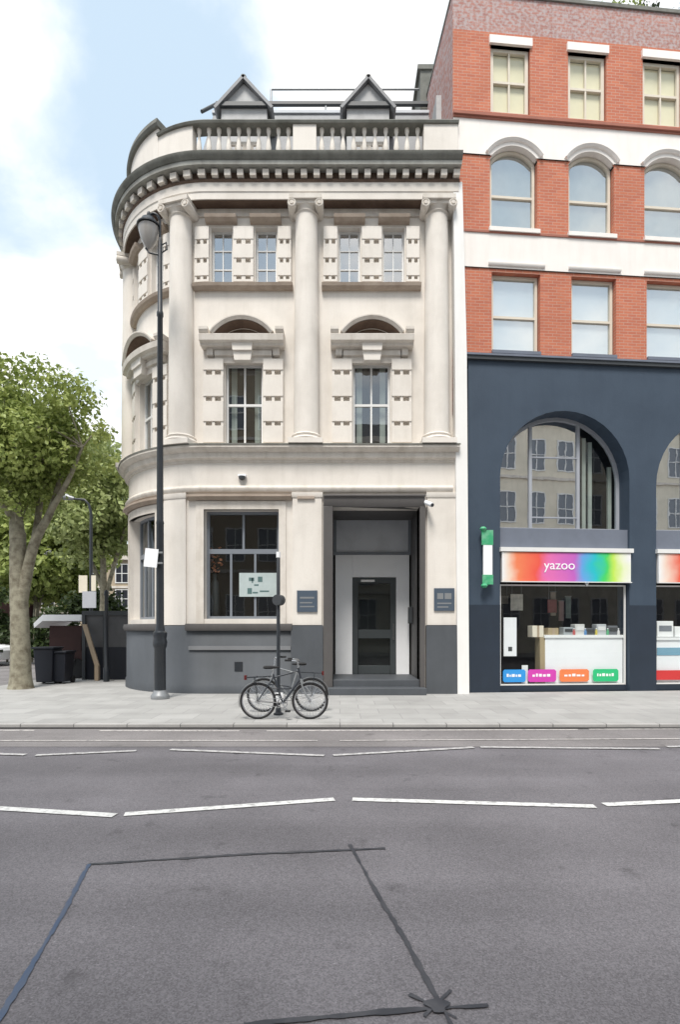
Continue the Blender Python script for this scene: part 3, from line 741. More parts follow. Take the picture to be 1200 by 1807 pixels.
# first floor: windows with blocked surround, keystone, cornice and segmental hood
for c in ALLB:
    window(CB, W, (c-.47, c+.47, f_z0, f_z1, 0), -.17, M['frame_white'], M['glass'], .05, .06, vb=(.5,), hb=(.52,), bar=.045, hbar=.06, local=False)
    ys = [783, 754, 746, 711, 702, 665, 656, 637]
    for (a, b) in ((c-1.0, c-.50), (c+.50, c+1.0)):
        mb = MB()
        for j in range(0, 8, 2): sbox(mb, W, a, b, -.01, .12, zz(ys[j]), zz(ys[j+1]))
        for j in range(1, 7, 2):
            w_ = b-a
            for (p, q) in ((0, .12), (.43, .57), (.88, 1)): sbox(mb, W, a+w_*p, a+w_*q, -.01, .10, zz(ys[j])+.001, zz(ys[j+1])-.001)
        part(mb, 'rusticated_blocks', 'stone')
    mb = MB()
    sweep(mb, W, c-.72, c+.72, [(-.01, zf(639)), (.08, zf(639)), (.08, zf(628)), (.14, zf(627)), (.14, zf(619)), (-.01, zf(619))])
    sweep(mb, W, c-.90, c+.90, [(-.01, zf(618)), (.10, zf(618)), (.17, zf(612)), (.19, zf(607)), (-.01, zf(607))])
    for k in (-1, 1):
        sbox(mb, W, c+k*.83-.08, c+k*.83+.08, -.01, .15, zf(627), zf(608))
    part(mb, 'window_frieze', 'stone2')
    mb = MB()
    sweep(mb, W, c-1.03, c+1.03, [(-.01, zq(606)), (.25, zq(606)), (.27, zq(602)), (.36, zq(600)), (.38, zq(590)), (.34, zq(588)), (-.01, zq(587))])
    for k in (-1, 1): sweep(mb, W, c+k*.93-.10, c+k*.93+.10, [(-.01, zq(587)), (.33, zq(587)), (.39, zq(582)), (.39, zq(577)), (-.01, zq(577))])
    part(mb, 'window_cornice', 'stone2')
    mb = MB()
    for (w0, w1, z0, z1, dd) in ((.20, .235, 634, 618, .24), (.235, .27, 618, 600, .29)):
        p = []
        for (ss_, z_) in ((-w0, zz(z0, .26)), (w0, zz(z0, .26)), (w1, zz(z1, .26)), (-w1, zz(z1, .26))): p.append((c+ss_, z_))
        for i in range(4):
            j = (i+1) % 4
            mb.quad(W(p[i][0], 0, p[i][1]), W(p[j][0], 0, p[j][1]), W(p[j][0], dd, p[j][1]), W(p[i][0], dd, p[i][1]))
        mb.quad(*[W(a_, dd, b_) for a_, b_ in p])
    part(mb, 'keystone', 'stone')
    # segmental hood
    h, rise, zb = .74, .38, zq(587)
    r = (h*h+rise*rise)/(2*rise); zc = zb+rise-r; th = math.asin(h/r)
    mb = MB(); n = 22
    secs = []
    for i in range(n+1):
        t = -th+2*th*i/n; sec = []
        for (rr, dd) in ((r-.13, -.01), (r-.13, .06), (r-.05, .08), (r-.04, .34), (r+.02, .40), (r+.05, .40), (r+.09, .10), (r+.10, -.01)):
            sec.append(W(c+rr*math.sin(t), dd, zc+rr*math.cos(t)))
        secs.append(sec)
    k = len(secs[0]); n0 = len(mb.v)
    for sec in secs: mb.v += sec
    for i in range(n):
        for j in range(k):
            l = (j+1) % k; mb.f.append((n0+i*k+j, n0+(i+1)*k+j, n0+(i+1)*k+l, n0+i*k+l))
    mb.f.append(tuple(n0+j for j in range(k))); mb.f.append(tuple(n0+n*k+j for j in reversed(range(k))))
    part(mb, 'segmental_hood', 'stone2')
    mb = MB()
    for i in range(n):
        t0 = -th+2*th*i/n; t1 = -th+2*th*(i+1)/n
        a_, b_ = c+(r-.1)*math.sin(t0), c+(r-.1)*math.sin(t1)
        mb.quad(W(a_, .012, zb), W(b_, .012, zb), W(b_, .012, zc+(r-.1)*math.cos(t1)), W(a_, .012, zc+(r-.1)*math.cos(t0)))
    part(mb, 'tympanum', 'overhang_shade', smooth=0)  # coloured dark as the shadow inside the hood
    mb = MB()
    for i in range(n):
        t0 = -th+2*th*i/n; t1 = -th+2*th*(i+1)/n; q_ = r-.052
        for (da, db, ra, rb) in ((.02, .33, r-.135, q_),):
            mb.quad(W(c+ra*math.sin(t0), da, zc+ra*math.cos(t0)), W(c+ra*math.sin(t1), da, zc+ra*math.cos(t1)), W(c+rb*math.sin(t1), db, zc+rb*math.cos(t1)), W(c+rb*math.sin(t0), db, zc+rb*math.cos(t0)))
    part(mb, 'hood_soffit_shade', 'overhang_shade', smooth=0)  # dark sheet, painted shade on the underside of the hood

# ground floor windows: grey frames
for i, o in enumerate((g_ops[0], g_ops[2])):
    window(CB, W, o, -.10, M['frame_grey'], M['glassdk'], .07, .07, vb=((.33, 0, .62), (.66, 0, .62), (.5, .62, 1)), hb=(.63,), bar=.055, hbar=.12, local=False)

# doorway
D = thing_door = None
mb = MB()
for (a, b) in ((sx(571, .3), -.18), (1.975, sx(750, .3))):
    sweep(mb, W, a, b, [(-.1, 0), (.33, 0), (.33, 4.63), (-.1, 4.63)])
sweep(mb, W, sx(571, .3), sx(750, .3), [(-.1, 4.63), (.33, 4.63), (.36, 4.70), (.36, 4.84), (.40, 4.86), (.40, 4.90), (-.1, 4.90)])
part(mb, 'door_surround', 'surround', bevel=.01)
mb = MB()   # porch lining
iy = Y0+1.42
mb.box(-.30, -.18, Y0-.15, iy, 0, 4.66); mb.box(1.975, 2.10, Y0-.15, iy, 0, 4.66); mb.box(-.30, 2.10, Y0-.15, iy, 4.631, 4.75)
part(mb, 'porch_lining', 'surround')
mb = MB(); mb.box(-.179, 1.974, iy-.02, iy+.1, 3.74, 4.63); fan = part(mb, 'fanlight', 'frost')
mb = MB(); mb.box(-.179, 1.974, iy-.07, iy-.02, 3.66, 3.74); mb.box(-.179, -.10, iy-.07, iy-.02, 3.74, 4.63); mb.box(1.90, 1.974, iy-.07, iy-.02, 3.74, 4.63)
mb.build('fanlight_frame', M['frame_grey'], fan)
M['numeral'] = mat('grey_green_vinyl', (.46, .50, .50), .5, .3, var=.1)
mb = MB(); dl, dr, dt = .345, 1.565, 3.04
mb.box(-.13, dl, iy-.05, iy+.06, .34, 3.66); mb.box(dr, 1.93, iy-.05, iy+.06, .34, 3.66); mb.box(dl, dr, iy-.05, iy+.06, dt, 3.66)
part(mb, 'door_panelling', 'white', bevel=.006)
mb = MB(); y0_, y1_ = iy-.02, iy+.05
mb.box(dl+.01, dl+.16, y0_, y1_, .35, dt-.01); mb.box(dr-.16, dr-.01, y0_, y1_, .35, dt-.01)
mb.box(dl+.16, dr-.16, y0_, y1_, dt-.17, dt-.01); mb.box(dl+.16, dr-.16, y0_, y1_, .35, .58); mb.box(dl+.16, dr-.16, y0_, y1_, 1.34, 1.58)
door = part(mb, 'door', mat('blue_grey_door_paint', (.06, .07, .075), .4, .4, var=.08), bevel=.006)
g = MB(); g.box(dl+.16, dr-.16, y0_+.025, y0_+.035, .58, 1.34); g.box(dl+.16, dr-.16, y0_+.025, y0_+.035, 1.58, dt-.17); g.build('door_glass', M['glassdoor'], door)
g = MB(); g.tube([(dr-.08, y0_-.05, 1.3), (dr-.08, y0_-.05, 1.75)], .014); g.tube([(dr-.08, y0_, 1.34), (dr-.08, y0_-.05, 1.34)], .01); g.tube([(dr-.08, y0_, 1.71), (dr-.08, y0_-.05, 1.71)], .01); g.build('door_handle', M['chrome'], door)
g = MB(); g.box(dl+.24, dl+.62, y0_-.035, y0_, dt-.13, dt-.07); g.build('door_closer', M['chrome'], door)
mb = MB(); mb.box(1.86, 1.97, iy-.42, iy-.28, 1.75, 2.2); part(mb, 'entry_phone', 'frame_dark', bevel=.01)
mb = MB(); mb.box(-.178, 1.973, Y0-.25, iy+.05, 0, .34); mb.box(-.178-.12, 1.973+.12, Y0-.62, Y0-.335, 0, .17); mb.box(-.177, 1.972, Y0-.335, Y0-.25, 0, .172)
part(mb, 'door_steps', 'plinth', bevel=.012)
mb = MB(); mb.box(-.25, 2.05, iy+.12, iy+2.5, .3, 4.7); part(mb, 'hallway', 'room')

# interiors seen through the glass
mb = MB()
for (z0, z1) in ((1.3, 5.6), (6.05, 9.4), (9.6, 12.2)):
    for (a, b) in ((SL, -.35), (2.1, SR)) if z0 < 5 else ((SL, SR),):
        ss_ = steps(W, a, b)
        for p, q in zip(ss_[:-1], ss_[1:]):
            mb.quad(W(p, -.95, z0), W(q, -.95, z0), W(q, -.95, z1), W(p, -.95, z1))
            for z_ in (z0, z1): mb.quad(W(p, -.02, z_), W(q, -.02, z_), W(q, -.95, z_), W(p, -.95, z_))
part(mb, 'interior', 'room', smooth=0)
mb = MB()
for c in BAYS:
    for k in (-1, 1): sbox(mb, W, c+k*.30-.07, c+k*.30+.07, -.34, -.30, f_z0, f_z1)
part(mb, 'curtains', 'curtain')

# right-hand end pier, white, narrowing upwards
mb = MB()
zt = 12.9; yb = Y0-.337; yk = Y0+.3
def strip(z, xl, xr): return [(xl, yb, z), (xr, yb, z), (xr, yk, z), (xl, yk, z)]
p0, p1, p2 = strip(0, 2.905, 3.19), strip(8.4, 2.84, 3.13), strip(zt-.28, 2.80, 3.02)
for A, Bq in ((p0, p1), (p1, p2)):
    for i in range(4):
        j = (i+1) % 4; mb.quad(A[i], A[j], Bq[j], Bq[i])
mb.poly(p2)
part(mb, 'end_pier', 'whitestone')

# roof: parapet, balustrade, mansard, dormers
pd0, pd1 = -.12, .14
ztopr = zz(213, .14)
mb = MB()
SLc = XC-R0*math.radians(86)
cap = lambda s0, s1, z: sweep(mb, W, s0, s1, [(pd0-.06, z-.10), (pd1+.06, z-.10), (pd1+.08, z-.05), (pd1+.04, z), (pd0-.04, z)])
bal = MB(); sweep(bal, W, SL, 2.93, [(pd0, 13.2), (pd1+.03, 13.2), (pd1+.03, 13.44), (pd0, 13.44)])
b0, b1, b2, b3 = sx(340, .14), sx(517, .14), sx(558, .14), sx(748, .14)
for (a, b) in ((XC-R0*math.radians(29), b0), (b1, b2), (b3, 2.95), (SL, SLc)): sbox(bal, W, a, b, pd0, pd1+(.02 if a > XC else .005), 13.44, ztopr-.1)
sbox(bal, W, SLc, XC-R0*math.radians(29), pd0, pd1+.01, 13.44, 14.44)
B = part(bal, 'parapet', 'stone')
cap(XC-R0*math.radians(29), 2.97, ztopr); cap(SL, SLc, ztopr)
sweep(mb, W, SLc-.02, XC-R0*math.radians(28), [(pd0-.08, 14.44), (pd1+.08, 14.44), (pd1+.12, 14.50), (pd1+.10, 14.62), (pd0-.06, 14.62)])
mb.build('coping', M['weathered'], B)
def baluster(s):
    x, y, _ = W(s, .02, 0)
    h = ztopr-.1-13.44
    pr = [(.055, 0), (.055, .05), (.035, .08), (.06, .2), (.07, .28), (.05, .42), (.032, .55), (.04, .62), (.055, .66), (.055, .74)]
    MB().lathe((x, y, 13.44), [(r, z*h/.74) for r, z in pr], 12).build('baluster', M['stone'], B)
for (a, b) in ((b0, b1), (b2, b3)):
    c = (a+b)/2; n = 10
    for i in range(n):
        s = a+(b-a)*(i+.5)/n
        baluster(s)
    mb = MB()   # pierced block in the middle of each run, behind the balusters
    for z_ in (13.46, 13.66, 13.86): sbox(mb, W, c-.42, c+.42, -.09, -.04, z_, z_+.09)
    for i in range(5): sbox(mb, W, c-.42+i*.185, c-.42+i*.185+.09, -.088, -.042, 13.46, 13.95)
    mb.build('pierced_panel', M['stone2'], B)
# flat roof and low mansard behind
mb = MB(); pl = []
for s in steps(W, SL, 2.9): pl.append(W(s, -.1, 13.21))
pl.append((2.9, 26, 13.21)); pl.append(W(SL, -.1, 13.21)[:1]+(26, 13.21))
mb.poly(pl); part(mb, 'flat_roof', 'slate', smooth=0)
mb = MB()
my0, my1 = 15.1, 16.0; mz = EYE+(HZ-199)*my1/F
xl0, xl1, xr = -4.4, -3.75, 2.80
mb.quad((xl0, my0, 13.2), (xr, my0, 13.2), (xr, my1, mz), (xl1, my1, mz))
mb.quad((xl0, my0, 13.2), (xl1, my1, mz), (xl1, 24, mz), (xl0, 24, 13.2))
mb.quad((xl1, my1, mz), (xr, my1, mz), (xr, 24, mz), (xl1, 24, mz))
mans = part(mb, 'mansard_roof', 'slate', smooth=0)
mb = MB(); mb.box(xl1-.05, xr, my1-.06, my1+.04, mz-.05, mz+.03); mb.build('ridge_flashing', M['leadwhite'], mans)
for (ax, ex0, ex1) in ((430, 384, 477), (650, 606, 693)):
    dy = 15.0
    X = lambda px: (px-600)*dy/F
    Z = lambda py: EYE+(HZ-py)*dy/F
    mb = MB(); x0, x1, xa = X(ex0+6), X(ex1-6), X(ax); ze, za = Z(188), Z(148)
    n0 = len(mb.v)
    fr = [(x0, dy, 13.2), (x1, dy, 13.2), (x1, dy, ze), (xa, dy, za), (x0, dy, ze)]
    bk = [(x, dy+2.4, z) for x, _, z in fr]
    mb.poly(fr); mb.poly(list(reversed(bk)))
    for i in range(5):
        j = (i+1) % 5; mb.quad(fr[i], bk[i], bk[j], fr[j])
    dm = part(mb, 'dormer', 'slatelight')
    mb = MB()   # raking roof slabs and the dark tie bar
    for (xa0, za0, xb0, zb0) in ((X(ex0-4), Z(197), xa+.02, Z(141)), (X(ex1+4), Z(197), xa-.02, Z(141))):
        a_ = Vector((xa0, 0, za0)); b_ = Vector((xb0, 0, zb0)); t = (b_-a_).normalized(); nn = Vector((-t.z, 0, t.x))
        if nn.z < 0: nn = -nn
        q = [a_-nn*.04, b_-nn*.04, b_+nn*.04, a_+nn*.04]
        f_ = [(v.x, dy-.14, v.z) for v in q]; k_ = [(v.x, dy+2.4, v.z) for v in q]
        mb.poly(f_); mb.poly(list(reversed(k_)))
        for i in range(4):
            j = (i+1) % 4; mb.quad(f_[i], k_[i], k_[j], f_[j])
    mb.build('dormer_roof', M['slate'], dm)
    mb = MB(); mb.box(x0-.05, x1+.05, dy-.10, dy+.0, ze-.06, ze+.05); mb.build('dormer_tie', M['frame_dark'], dm)
    mb = MB(); mb.lathe((xa, dy-.05, Z(146)), [(.07, 0), (.09, .06), (.08, .12), (.04, .15)], 10); mb.build('finial', M['weathered'], dm)
# chimney stack by the party wall
mb = MB(); cy = 16.2
mb.box((742-600)*cy/F, 2.80, cy, cy+1.6, 13.2, EYE+(HZ-124)*cy/F); mb.box((737-600)*cy/F, 2.81, cy-.05, cy+1.65, EYE+(HZ-124)*cy/F, EYE+(HZ-116)*cy/F)
st = part(mb, 'chimney_stack', 'weathered')
mb = MB(); cy = 14.6; mb.box((770-600)*cy/F, 2.81, cy, cy+.8, 13.2, EYE+(HZ-168)*cy/F); part(mb, 'party_wall_stub', 'slatelight')

# roof guard rails
GR = thing('roof_guard_rail', 'thin grey guard rail standing on the roof of the cream corner building', 'railing', (-.2, 15.9, 13.4))
ry = 16.1; RX = lambda px: (px-600)*ry/F; RZz = lambda py: EYE+(HZ-py)*ry/F
mb = MB(); mb.box(RX(381), RX(768), ry-.05, ry+.05, RZz(186), RZz(181)); mb.build('lower_rail', M['frame_dark'], GR)
mb = MB(); mb.tube([(RX(476), ry+.3, RZz(140)), (RX(765), ry+.3, RZz(140))], .028); mb.build('upper_rail', M['greymetal'], GR)
for px, t_ in ((476, 140), (575, 181), (765, 140)):
    MB().tube([(RX(px), ry+(.3 if t_ == 140 else 0), 14.5), (RX(px), ry+(.3 if t_ == 140 else 0), RZz(t_))], .03).build('post', M['greymetal'], GR)
MB().tube([(RX(360), ry-.3, RZz(214)), (RX(383), ry, RZz(183))], .05).build('brace', M['frame_dark'], GR)

# ------------------------------------------------------------------ BRICK BUILDING
BB = thing('brick_building', 'red brick building with white bands above a navy painted arcade of shops', 'building', (BX, BY, 0), BA)
def bpart(mb, name, m, parent=None, **k): return mb.build(name, M[m] if isinstance(m, str) else m, parent or BB, local=True, **k)
T0, T1 = -.36, 11.5
def zs(py, px): return bz(py, px)
zA0, zA1 = zs(624, 911), zs(482, 911); zB0, zB1 = zs(408, 911), zs(259, 911); zC0, zC1 = zs(200, 901), zs(82, 901)
zn = zs(630, 826); zb1, zb2 = zs(472, 840), zs(410, 820); zb3, zb4 = zs(273, 840), zs(206, 815); zw = zs(60, 900); zp = 17.62
colsA = [(bt(868), bt(954)), (bt(1009), bt(1088)), (bt(1142), bt(1228)), (bt(1275), bt(1360))]
colsB = [(bt(865), bt(949)), (bt(1004), bt(1084)), (bt(1138), bt(1220)), (bt(1270), bt(1352))]
colsC = [(bt(866), bt(936)), (bt(1003), bt(1071)), (bt(1135), bt(1205)), (bt(1265), bt(1335))]
opsA = [(a, b, zA0+.02, zA1, 0) for a, b in colsA]; opsB = [(a, b, zB0, zB1, .34) for a, b in colsB]; opsC = [(a, b, zC0, zC1, 0) for a, b in colsC]
def bandwall(name, z0, z1, m, d=0):
    ops = []
    for o in opsA+opsB+opsC:
        if o[2] < z1 and o[3] > z0: ops.append(o)
    mb = MB()
    # clip arched or straight openings to the band
    cl = []
    for o in ops:
        cl.append(o)
    wall_clip(mb, T0, T1, z0, z1, d, cl)
    bpart(mb, name, m, smooth=0)
def wall_clip(mb, s0, s1, z0, z1, d, ops):
    cuts = {s0, s1}
    for op in ops:
        for s in opsteps(op):
            if s0 < s < s1: cuts.add(s)
    cs = sorted(cuts); rv = .24
    cl = lambda z: min(max(z, z0), z1)
    for a, b in zip(cs[:-1], cs[1:]):
        m = (a+b)/2; here = sorted([o for o in ops if o[0] < m < o[1]], key=lambda o: o[2])
        la = lb = z0
        for o in here:
            ob = cl(o[2])
            if ob > z0: mb.quad(Bm(a, d, la), Bm(b, d, lb), Bm(b, d, ob), Bm(a, d, ob)); mb.quad(Bm(a, d, ob), Bm(b, d, ob), Bm(b, d-rv, ob), Bm(a, d-rv, ob))
            la, lb = cl(ztop(o, a)), cl(ztop(o, b))
            if o[3] <= z1+1e-6: mb.quad(Bm(a, d, la), Bm(b, d, lb), Bm(b, d-rv, lb), Bm(a, d-rv, la))
        if la < z1-1e-6 or lb < z1-1e-6: mb.quad(Bm(a, d, la), Bm(b, d, lb), Bm(b, d, z1), Bm(a, d, z1))
    for o in ops:
        for s in (o[0], o[1]):
            zl, zh = cl(o[2]), cl(ztop(o, s))
            if zh > zl: mb.quad(Bm(s, d, zl), Bm(s, d, zh), Bm(s, d-rv, zh), Bm(s, d-rv, zl))
bandwall('brick_wall', zn, zb1, 'brick'); bandwall('white_band', zb1, zb2, 'whitepaint', .03)
bandwall('brick_wall', zb2, zb3, 'brick'); bandwall('white_band', zb3, zb4, 'whitepaint', .03)
bandwall('brick_wall', zb4, zw, 'brick'); bandwall('weathered_brick_wall', zw, zp, 'brickold')
# trims
mb = MB(); sbox(mb, Bm, T0, T1, -.01, .10, zb4, zb4+.07); sbox(mb, Bm, T0, T1, -.01, .06, zb4-.05, zb4-.001); bpart(mb, 'string_course', 'bricksill')
mb = MB(); sbox(mb, Bm, T0, T1, -.01, .055, zb2-.0, zb2+.05); bpart(mb, 'string_course', 'bricksill')
mb = MB(); sbox(mb, Bm, -.05, T1, -.3, .12, zn-.09, zn-.0); bpart(mb, 'shopfront_cornice', 'frame_dark')
mb = MB(); sbox(mb, Bm, -.05, T1, -.3, .15, zn+.001, zn+.05); bpart(mb, 'cornice_capping', 'navyledge')
mb = MB(); sbox(mb, Bm, T0, T1, -.35, .04, zp, zp+.09); bpart(mb, 'parapet_coping', 'weathered')
for o in opsA:
    mb = MB(); sweep(mb, Bm, o[0]-.1, o[1]+.1, [(.02, zA1+.14), (.06, zA1+.14), (.08, zA1+.17), (.08, zA1+.21), (.02, zA1+.23)]); bpart(mb, 'window_lintel', 'whitepaint')
    mb = MB(); sbox(mb, Bm, o[0]+.001, o[1]-.001, -.2, .06, o[2]-.05, o[2]+.03); bpart(mb, 'window_sill', 'navyledge')
    window(BB, Bm, (o[0]+.02, o[1]-.02, o[2]+.03, o[3]-.01, 0), -.17, M['frame_cream'], M['glassup'], .07, .08, hb=(.47,), bar=.05, hbar=.06, blind=M['blind'], blind_h=1.0)
for o in opsB:
    # hood mould
    mb = MB(); h = (o[1]-o[0])/2+.08; c = (o[0]+o[1])/2; rise = .37; r = (h*h+rise*rise)/(2*rise); zc = o[3]+.12-r; th = math.asin(h/r); n = 18
    secs = []
    for i in range(n+1):
        t = -th+2*th*i/n
        secs.append([Bm(c+rr*math.sin(t), dd, zc+rr*math.cos(t)) for rr, dd in ((r-.03, .02), (r-.02, .07), (r+.03, .11), (r+.05, .11), (r+.06, .02))])
    k = 5; n0 = len(mb.v)
    for sec in secs: mb.v += sec
    for i in range(n):
        for j in range(k):
            l = (j+1) % k; mb.f.append((n0+i*k+j, n0+(i+1)*k+j, n0+(i+1)*k+l, n0+i*k+l))
    mb.f.append(tuple(n0+j for j in range(k))); mb.f.append(tuple(n0+n*k+j for j in reversed(range(k))))
    bpart(mb, 'hood_mould', 'whitepaint')
    mb = MB(); sbox(mb, Bm, o[0]-.04, o[1]+.04, -.2, .09, o[2]-.07, o[2]+.03); bpart(mb, 'window_sill', 'whitepaint')
    window(BB, Bm, (o[0]+.02, o[1]-.02, o[2]+.03, o[3]-.01, .33), -.17, M['frame_cream'], M['glassup'], .07, .08, hb=(.44,), bar=.05, hbar=.06, blind=M['curtain'], blind_h=1.0)
for o in opsC:
    mb = MB(); sbox(mb, Bm, o[0]-.04, o[1]+.04, -.22, .06, o[3]-.0, o[3]+.20); bpart(mb, 'window_lintel', 'whitepaint')
    window(BB, Bm, (o[0]+.02, o[1]-.02, o[2]+.01, o[3]-.01, 0), -.12, M['frame_cream'], M['glassshop'], .08, .08, vb=(.5,), hb=(.5,), bar=.04, hbar=.06, blind=M['yellowblind'], blind_h=1.0)
# side wall above the neighbour, back and roof
mb = MB(); a = Bm(T0, 0, 0)
mb.quad((T0, 0, 7), (T0, 9, 7), (T0, 9, zp), (T0, 0, zp)); bpart(mb, 'side_wall', 'brickold', smooth=0)
mb = MB(); mb.box(T0-.02, T0+.3, -.02, 9, zp+.001, zp+.085); bpart(mb, 'side_coping', 'weathered')
mb = MB(); mb.quad((T0, 0, zp-.4), (T1, 0, zp-.4), (T1, 9, zp-.4), (T0, 9, zp-.4)); mb.quad((T0, 9, 0), (T1, 9, 0), (T1, 9, zp), (T0, 9, zp)); mb.quad((T1, 0, 0), (T1, 9, 0), (T1, 9, zp), (T1, 0, zp))
bpart(mb, 'roof', 'slate', smooth=0)
mb = MB()
for (z0, z1) in ((zn+.1, 11.1), (11.3, 14.0), (14.2, 17.0)):
    mb.quad((T0+.1, .8, z0), (T1, .8, z0), (T1, .8, z1), (T0+.1, .8, z1))
bpart(mb, 'interior', 'room', smooth=0)
# navy arcade
arcs = []
zcr = bz(726, 995)
for (l, r_) in ((882, 1110), (1157, 1392)):
    a, b = bt(l), bt(r_); arcs.append((a, b, 0.0, zcr, (b-a)/2))
mb = MB()
zlow = bz(1068, 1000)
wall(mb, Bm, .02, T1, 0, zn-.09, .04, arcs, .52)
bpart(mb, 'arcade_wall', 'navy', smooth=0)
prev = .02
for (l, r_) in [(a[0], a[1]) for a in arcs]:
    mb = MB(); sbox(mb, Bm, prev+.001, l, -.3, .05, 0, zlow); prev = r_
    bpart(mb, 'pier_base', 'navylow')
mb = MB(); sbox(mb, Bm, .02, T1, .0, .075, 0, .12)
for i, o in enumerate(arcs):
    a, b = o[0], o[1]
    zwin = EYE+(HZ-938)*14.2/F
    window(BB, Bm, (a+.0, b-.0, zwin, zcr-.0, (b-a)/2), -.44, M['frame_grey2'], M['glassarch'], .085, .08, vb=(.29, .67), hb=(), bar=.08, split=(.67, M['glassdk']))
    # secondary bars
    w = b-a
    for zg in (1.93, .35): mb = MB(); sbox(mb, Bm, a+.30*w, a+.66*w, -.46, -.42, zwin+zg, zwin+zg+.035); bpart(mb, 'glazing_bar', 'frame_grey2')
    mb = MB()
    for f_ in (.74, .79, .95): sbox(mb, Bm, a+f_*w-.05, a+f_*w+.05, -.62, -.56, zwin+.03, ztop(o, a+f_*w)-.25)
    bpart(mb, 'curtains', 'curtain')
    zled = EYE+(HZ-972)*13.6/F
    mb = MB(); sbox(mb, Bm, a+.001, b-.001, -.5, -.04, zled-.12, zwin-.001); bpart(mb, 'spandrel_panel', 'navyledge')
    mb = MB(); sbox(mb, Bm, a-.02, b+.06, -.1, .13, zled-.02, zled+.085); bpart(mb, 'sign_ledge', 'frame_white')
    # shop window
    wz1 = 2.74
    g0, g1 = a+.03, b-.03
    window(BB, Bm, (g0, g1, .16, wz1, 0), -.10, M['frame_white'], M['glassshop'], .035, .05, local=True, name='shop_window')
    mb = MB(); sbox(mb, Bm, a+.001, b-.001, -.48, -.07, 0, .155); bpart(mb, 'stall_riser', 'navylow')
    mb = MB(); mb.box(a-.4, b+.4, 3.4, 3.45, .1, 3.5); mb.box(a-.4, b+.4, .5, 3.4, 3.0, 3.05); mb.box(a-.4, b+.4, .3, 3.4, .05, .1); mb.box(a-.45, a-.4, .5, 3.4, .1, 3); mb.box(b+.4, b+.45, .5, 3.4, .1, 3)
    mb.box(a-.4, a+.02, .3, .52, .1, 3.4)
    bpart(mb, 'shop_interior', 'roomshop')
    mb = MB(); mb.box(a-.4, b+.4, 2.2, 2.25, 3.9, 7.6); bpart(mb, 'interior', 'room')

# transform helpers from the brick building's frame to the world
BM = wm(BB)
def bthing(name, label, cat, t, d, z, group=None):
    p = BM @ Vector((t, -d, z)); return thing(name, label, cat, tuple(p), BA, group)

WHITE = (.80, .80, .80)
stops = [(0.0, WHITE), (.05, (.80, .62, .5)), (.12, (.80, .22, .10)), (.27, (.78, .10, .07)), (.38, (.72, .16, .42)), (.55, (.50, .12, .50)), (.64, (.12, .35, .70)),
         (.73, (.02, .48, .55)), (.80, (.06, .60, .12)), (.87, (.52, .75, .10)), (.93, (.75, .80, .55)), (1.0, WHITE)]
for i, o in enumerate(arcs):
    a, b = o[0]+.03, o[1]-.0; w = b-a
    z0, z1 = bz(1026, 995, .1), bz(975, 995, .1)
    sg = bthing('shop_sign', ['rainbow coloured shop sign with pale lettering above the shop window nearest the cream building',
                              'red and orange shop sign end cut off by the right edge of the photo'][i], 'sign', a, .05, z0, 'shop fascia signs in the navy arches')
    mb = MB(); mb.box(0, w, -.05, .06, 0, z1-z0)
    mr = ramp_mat('rainbow_vinyl', stops if i == 0 else [(0, WHITE), (.06, (.8, .6, .5)), (.16, (.75, .12, .07)), (.5, (.72, .16, .42)), (.8, (.12, .35, .7)), (1, (.06, .6, .12))], 'X', w, .10)
    mb.build('sign_board', mr, sg, local=True, bevel=.006)
    if i == 0: world_text('lettering', 'yazoo', .33, M['white'], sg, (w*.44, -.055, (z1-z0)*.55), UPR, .006, 1.05)
    mb = MB(); mb.box(-.02, w+.02, -.07, .0, -.025, -.003); mb.build('lower_trim', M['frame_white'], sg, local=True)
    if i == 0:
        mb = MB(); mb.lathe((w*.645, -.09, -.12), [(.02, 0), (.045, .04), (.045, .08), (.02, .1)], 10); mb.build('spotlight', M['chrome'], sg, local=True)

# green and white projecting sign
t = bt(862, .2)
gs = bthing('hanging_sign', 'green and white vertical sign fixed to the navy pier beside the cream building', 'sign', t, .2, bz(1037, 862, .2))
hh = bz(932, 862, .2)-bz(1037, 862, .2)
M['green'] = mat('green_sign_paint', (.05, .36, .17), .4, .4, var=.3, vscale=6, dark=(.3, .55, .4))
mb = MB(); mb.box(-.13, .10, -.02, .02, .32, hh-.42); mb.build('white_panel', M['white'], gs, local=True)
mb = MB(); mb.box(-.17, .12, -.025, .025, hh-.42, hh-.05); mb.lathe((-.13, 0, hh-.07), [(.05, 0), (.09, .05), (.05, .1)], 10); mb.build('green_top', M['green'], gs, local=True)
mb = MB(); mb.box(-.15, .12, -.025, .025, .08, .32); mb.lathe((-.10, 0, -.0), [(.05, 0), (.09, .05), (.05, .1)], 10); mb.build('green_foot', M['green'], gs, local=True)
mb = MB(); mb.tube([(-.02, 0, hh-.1), (-.02, .17, hh-.1)], .015); mb.tube([(-.02, 0, .15), (-.02, .17, .15)], .015); mb.build('bracket', M['greymetal'], gs, local=True)

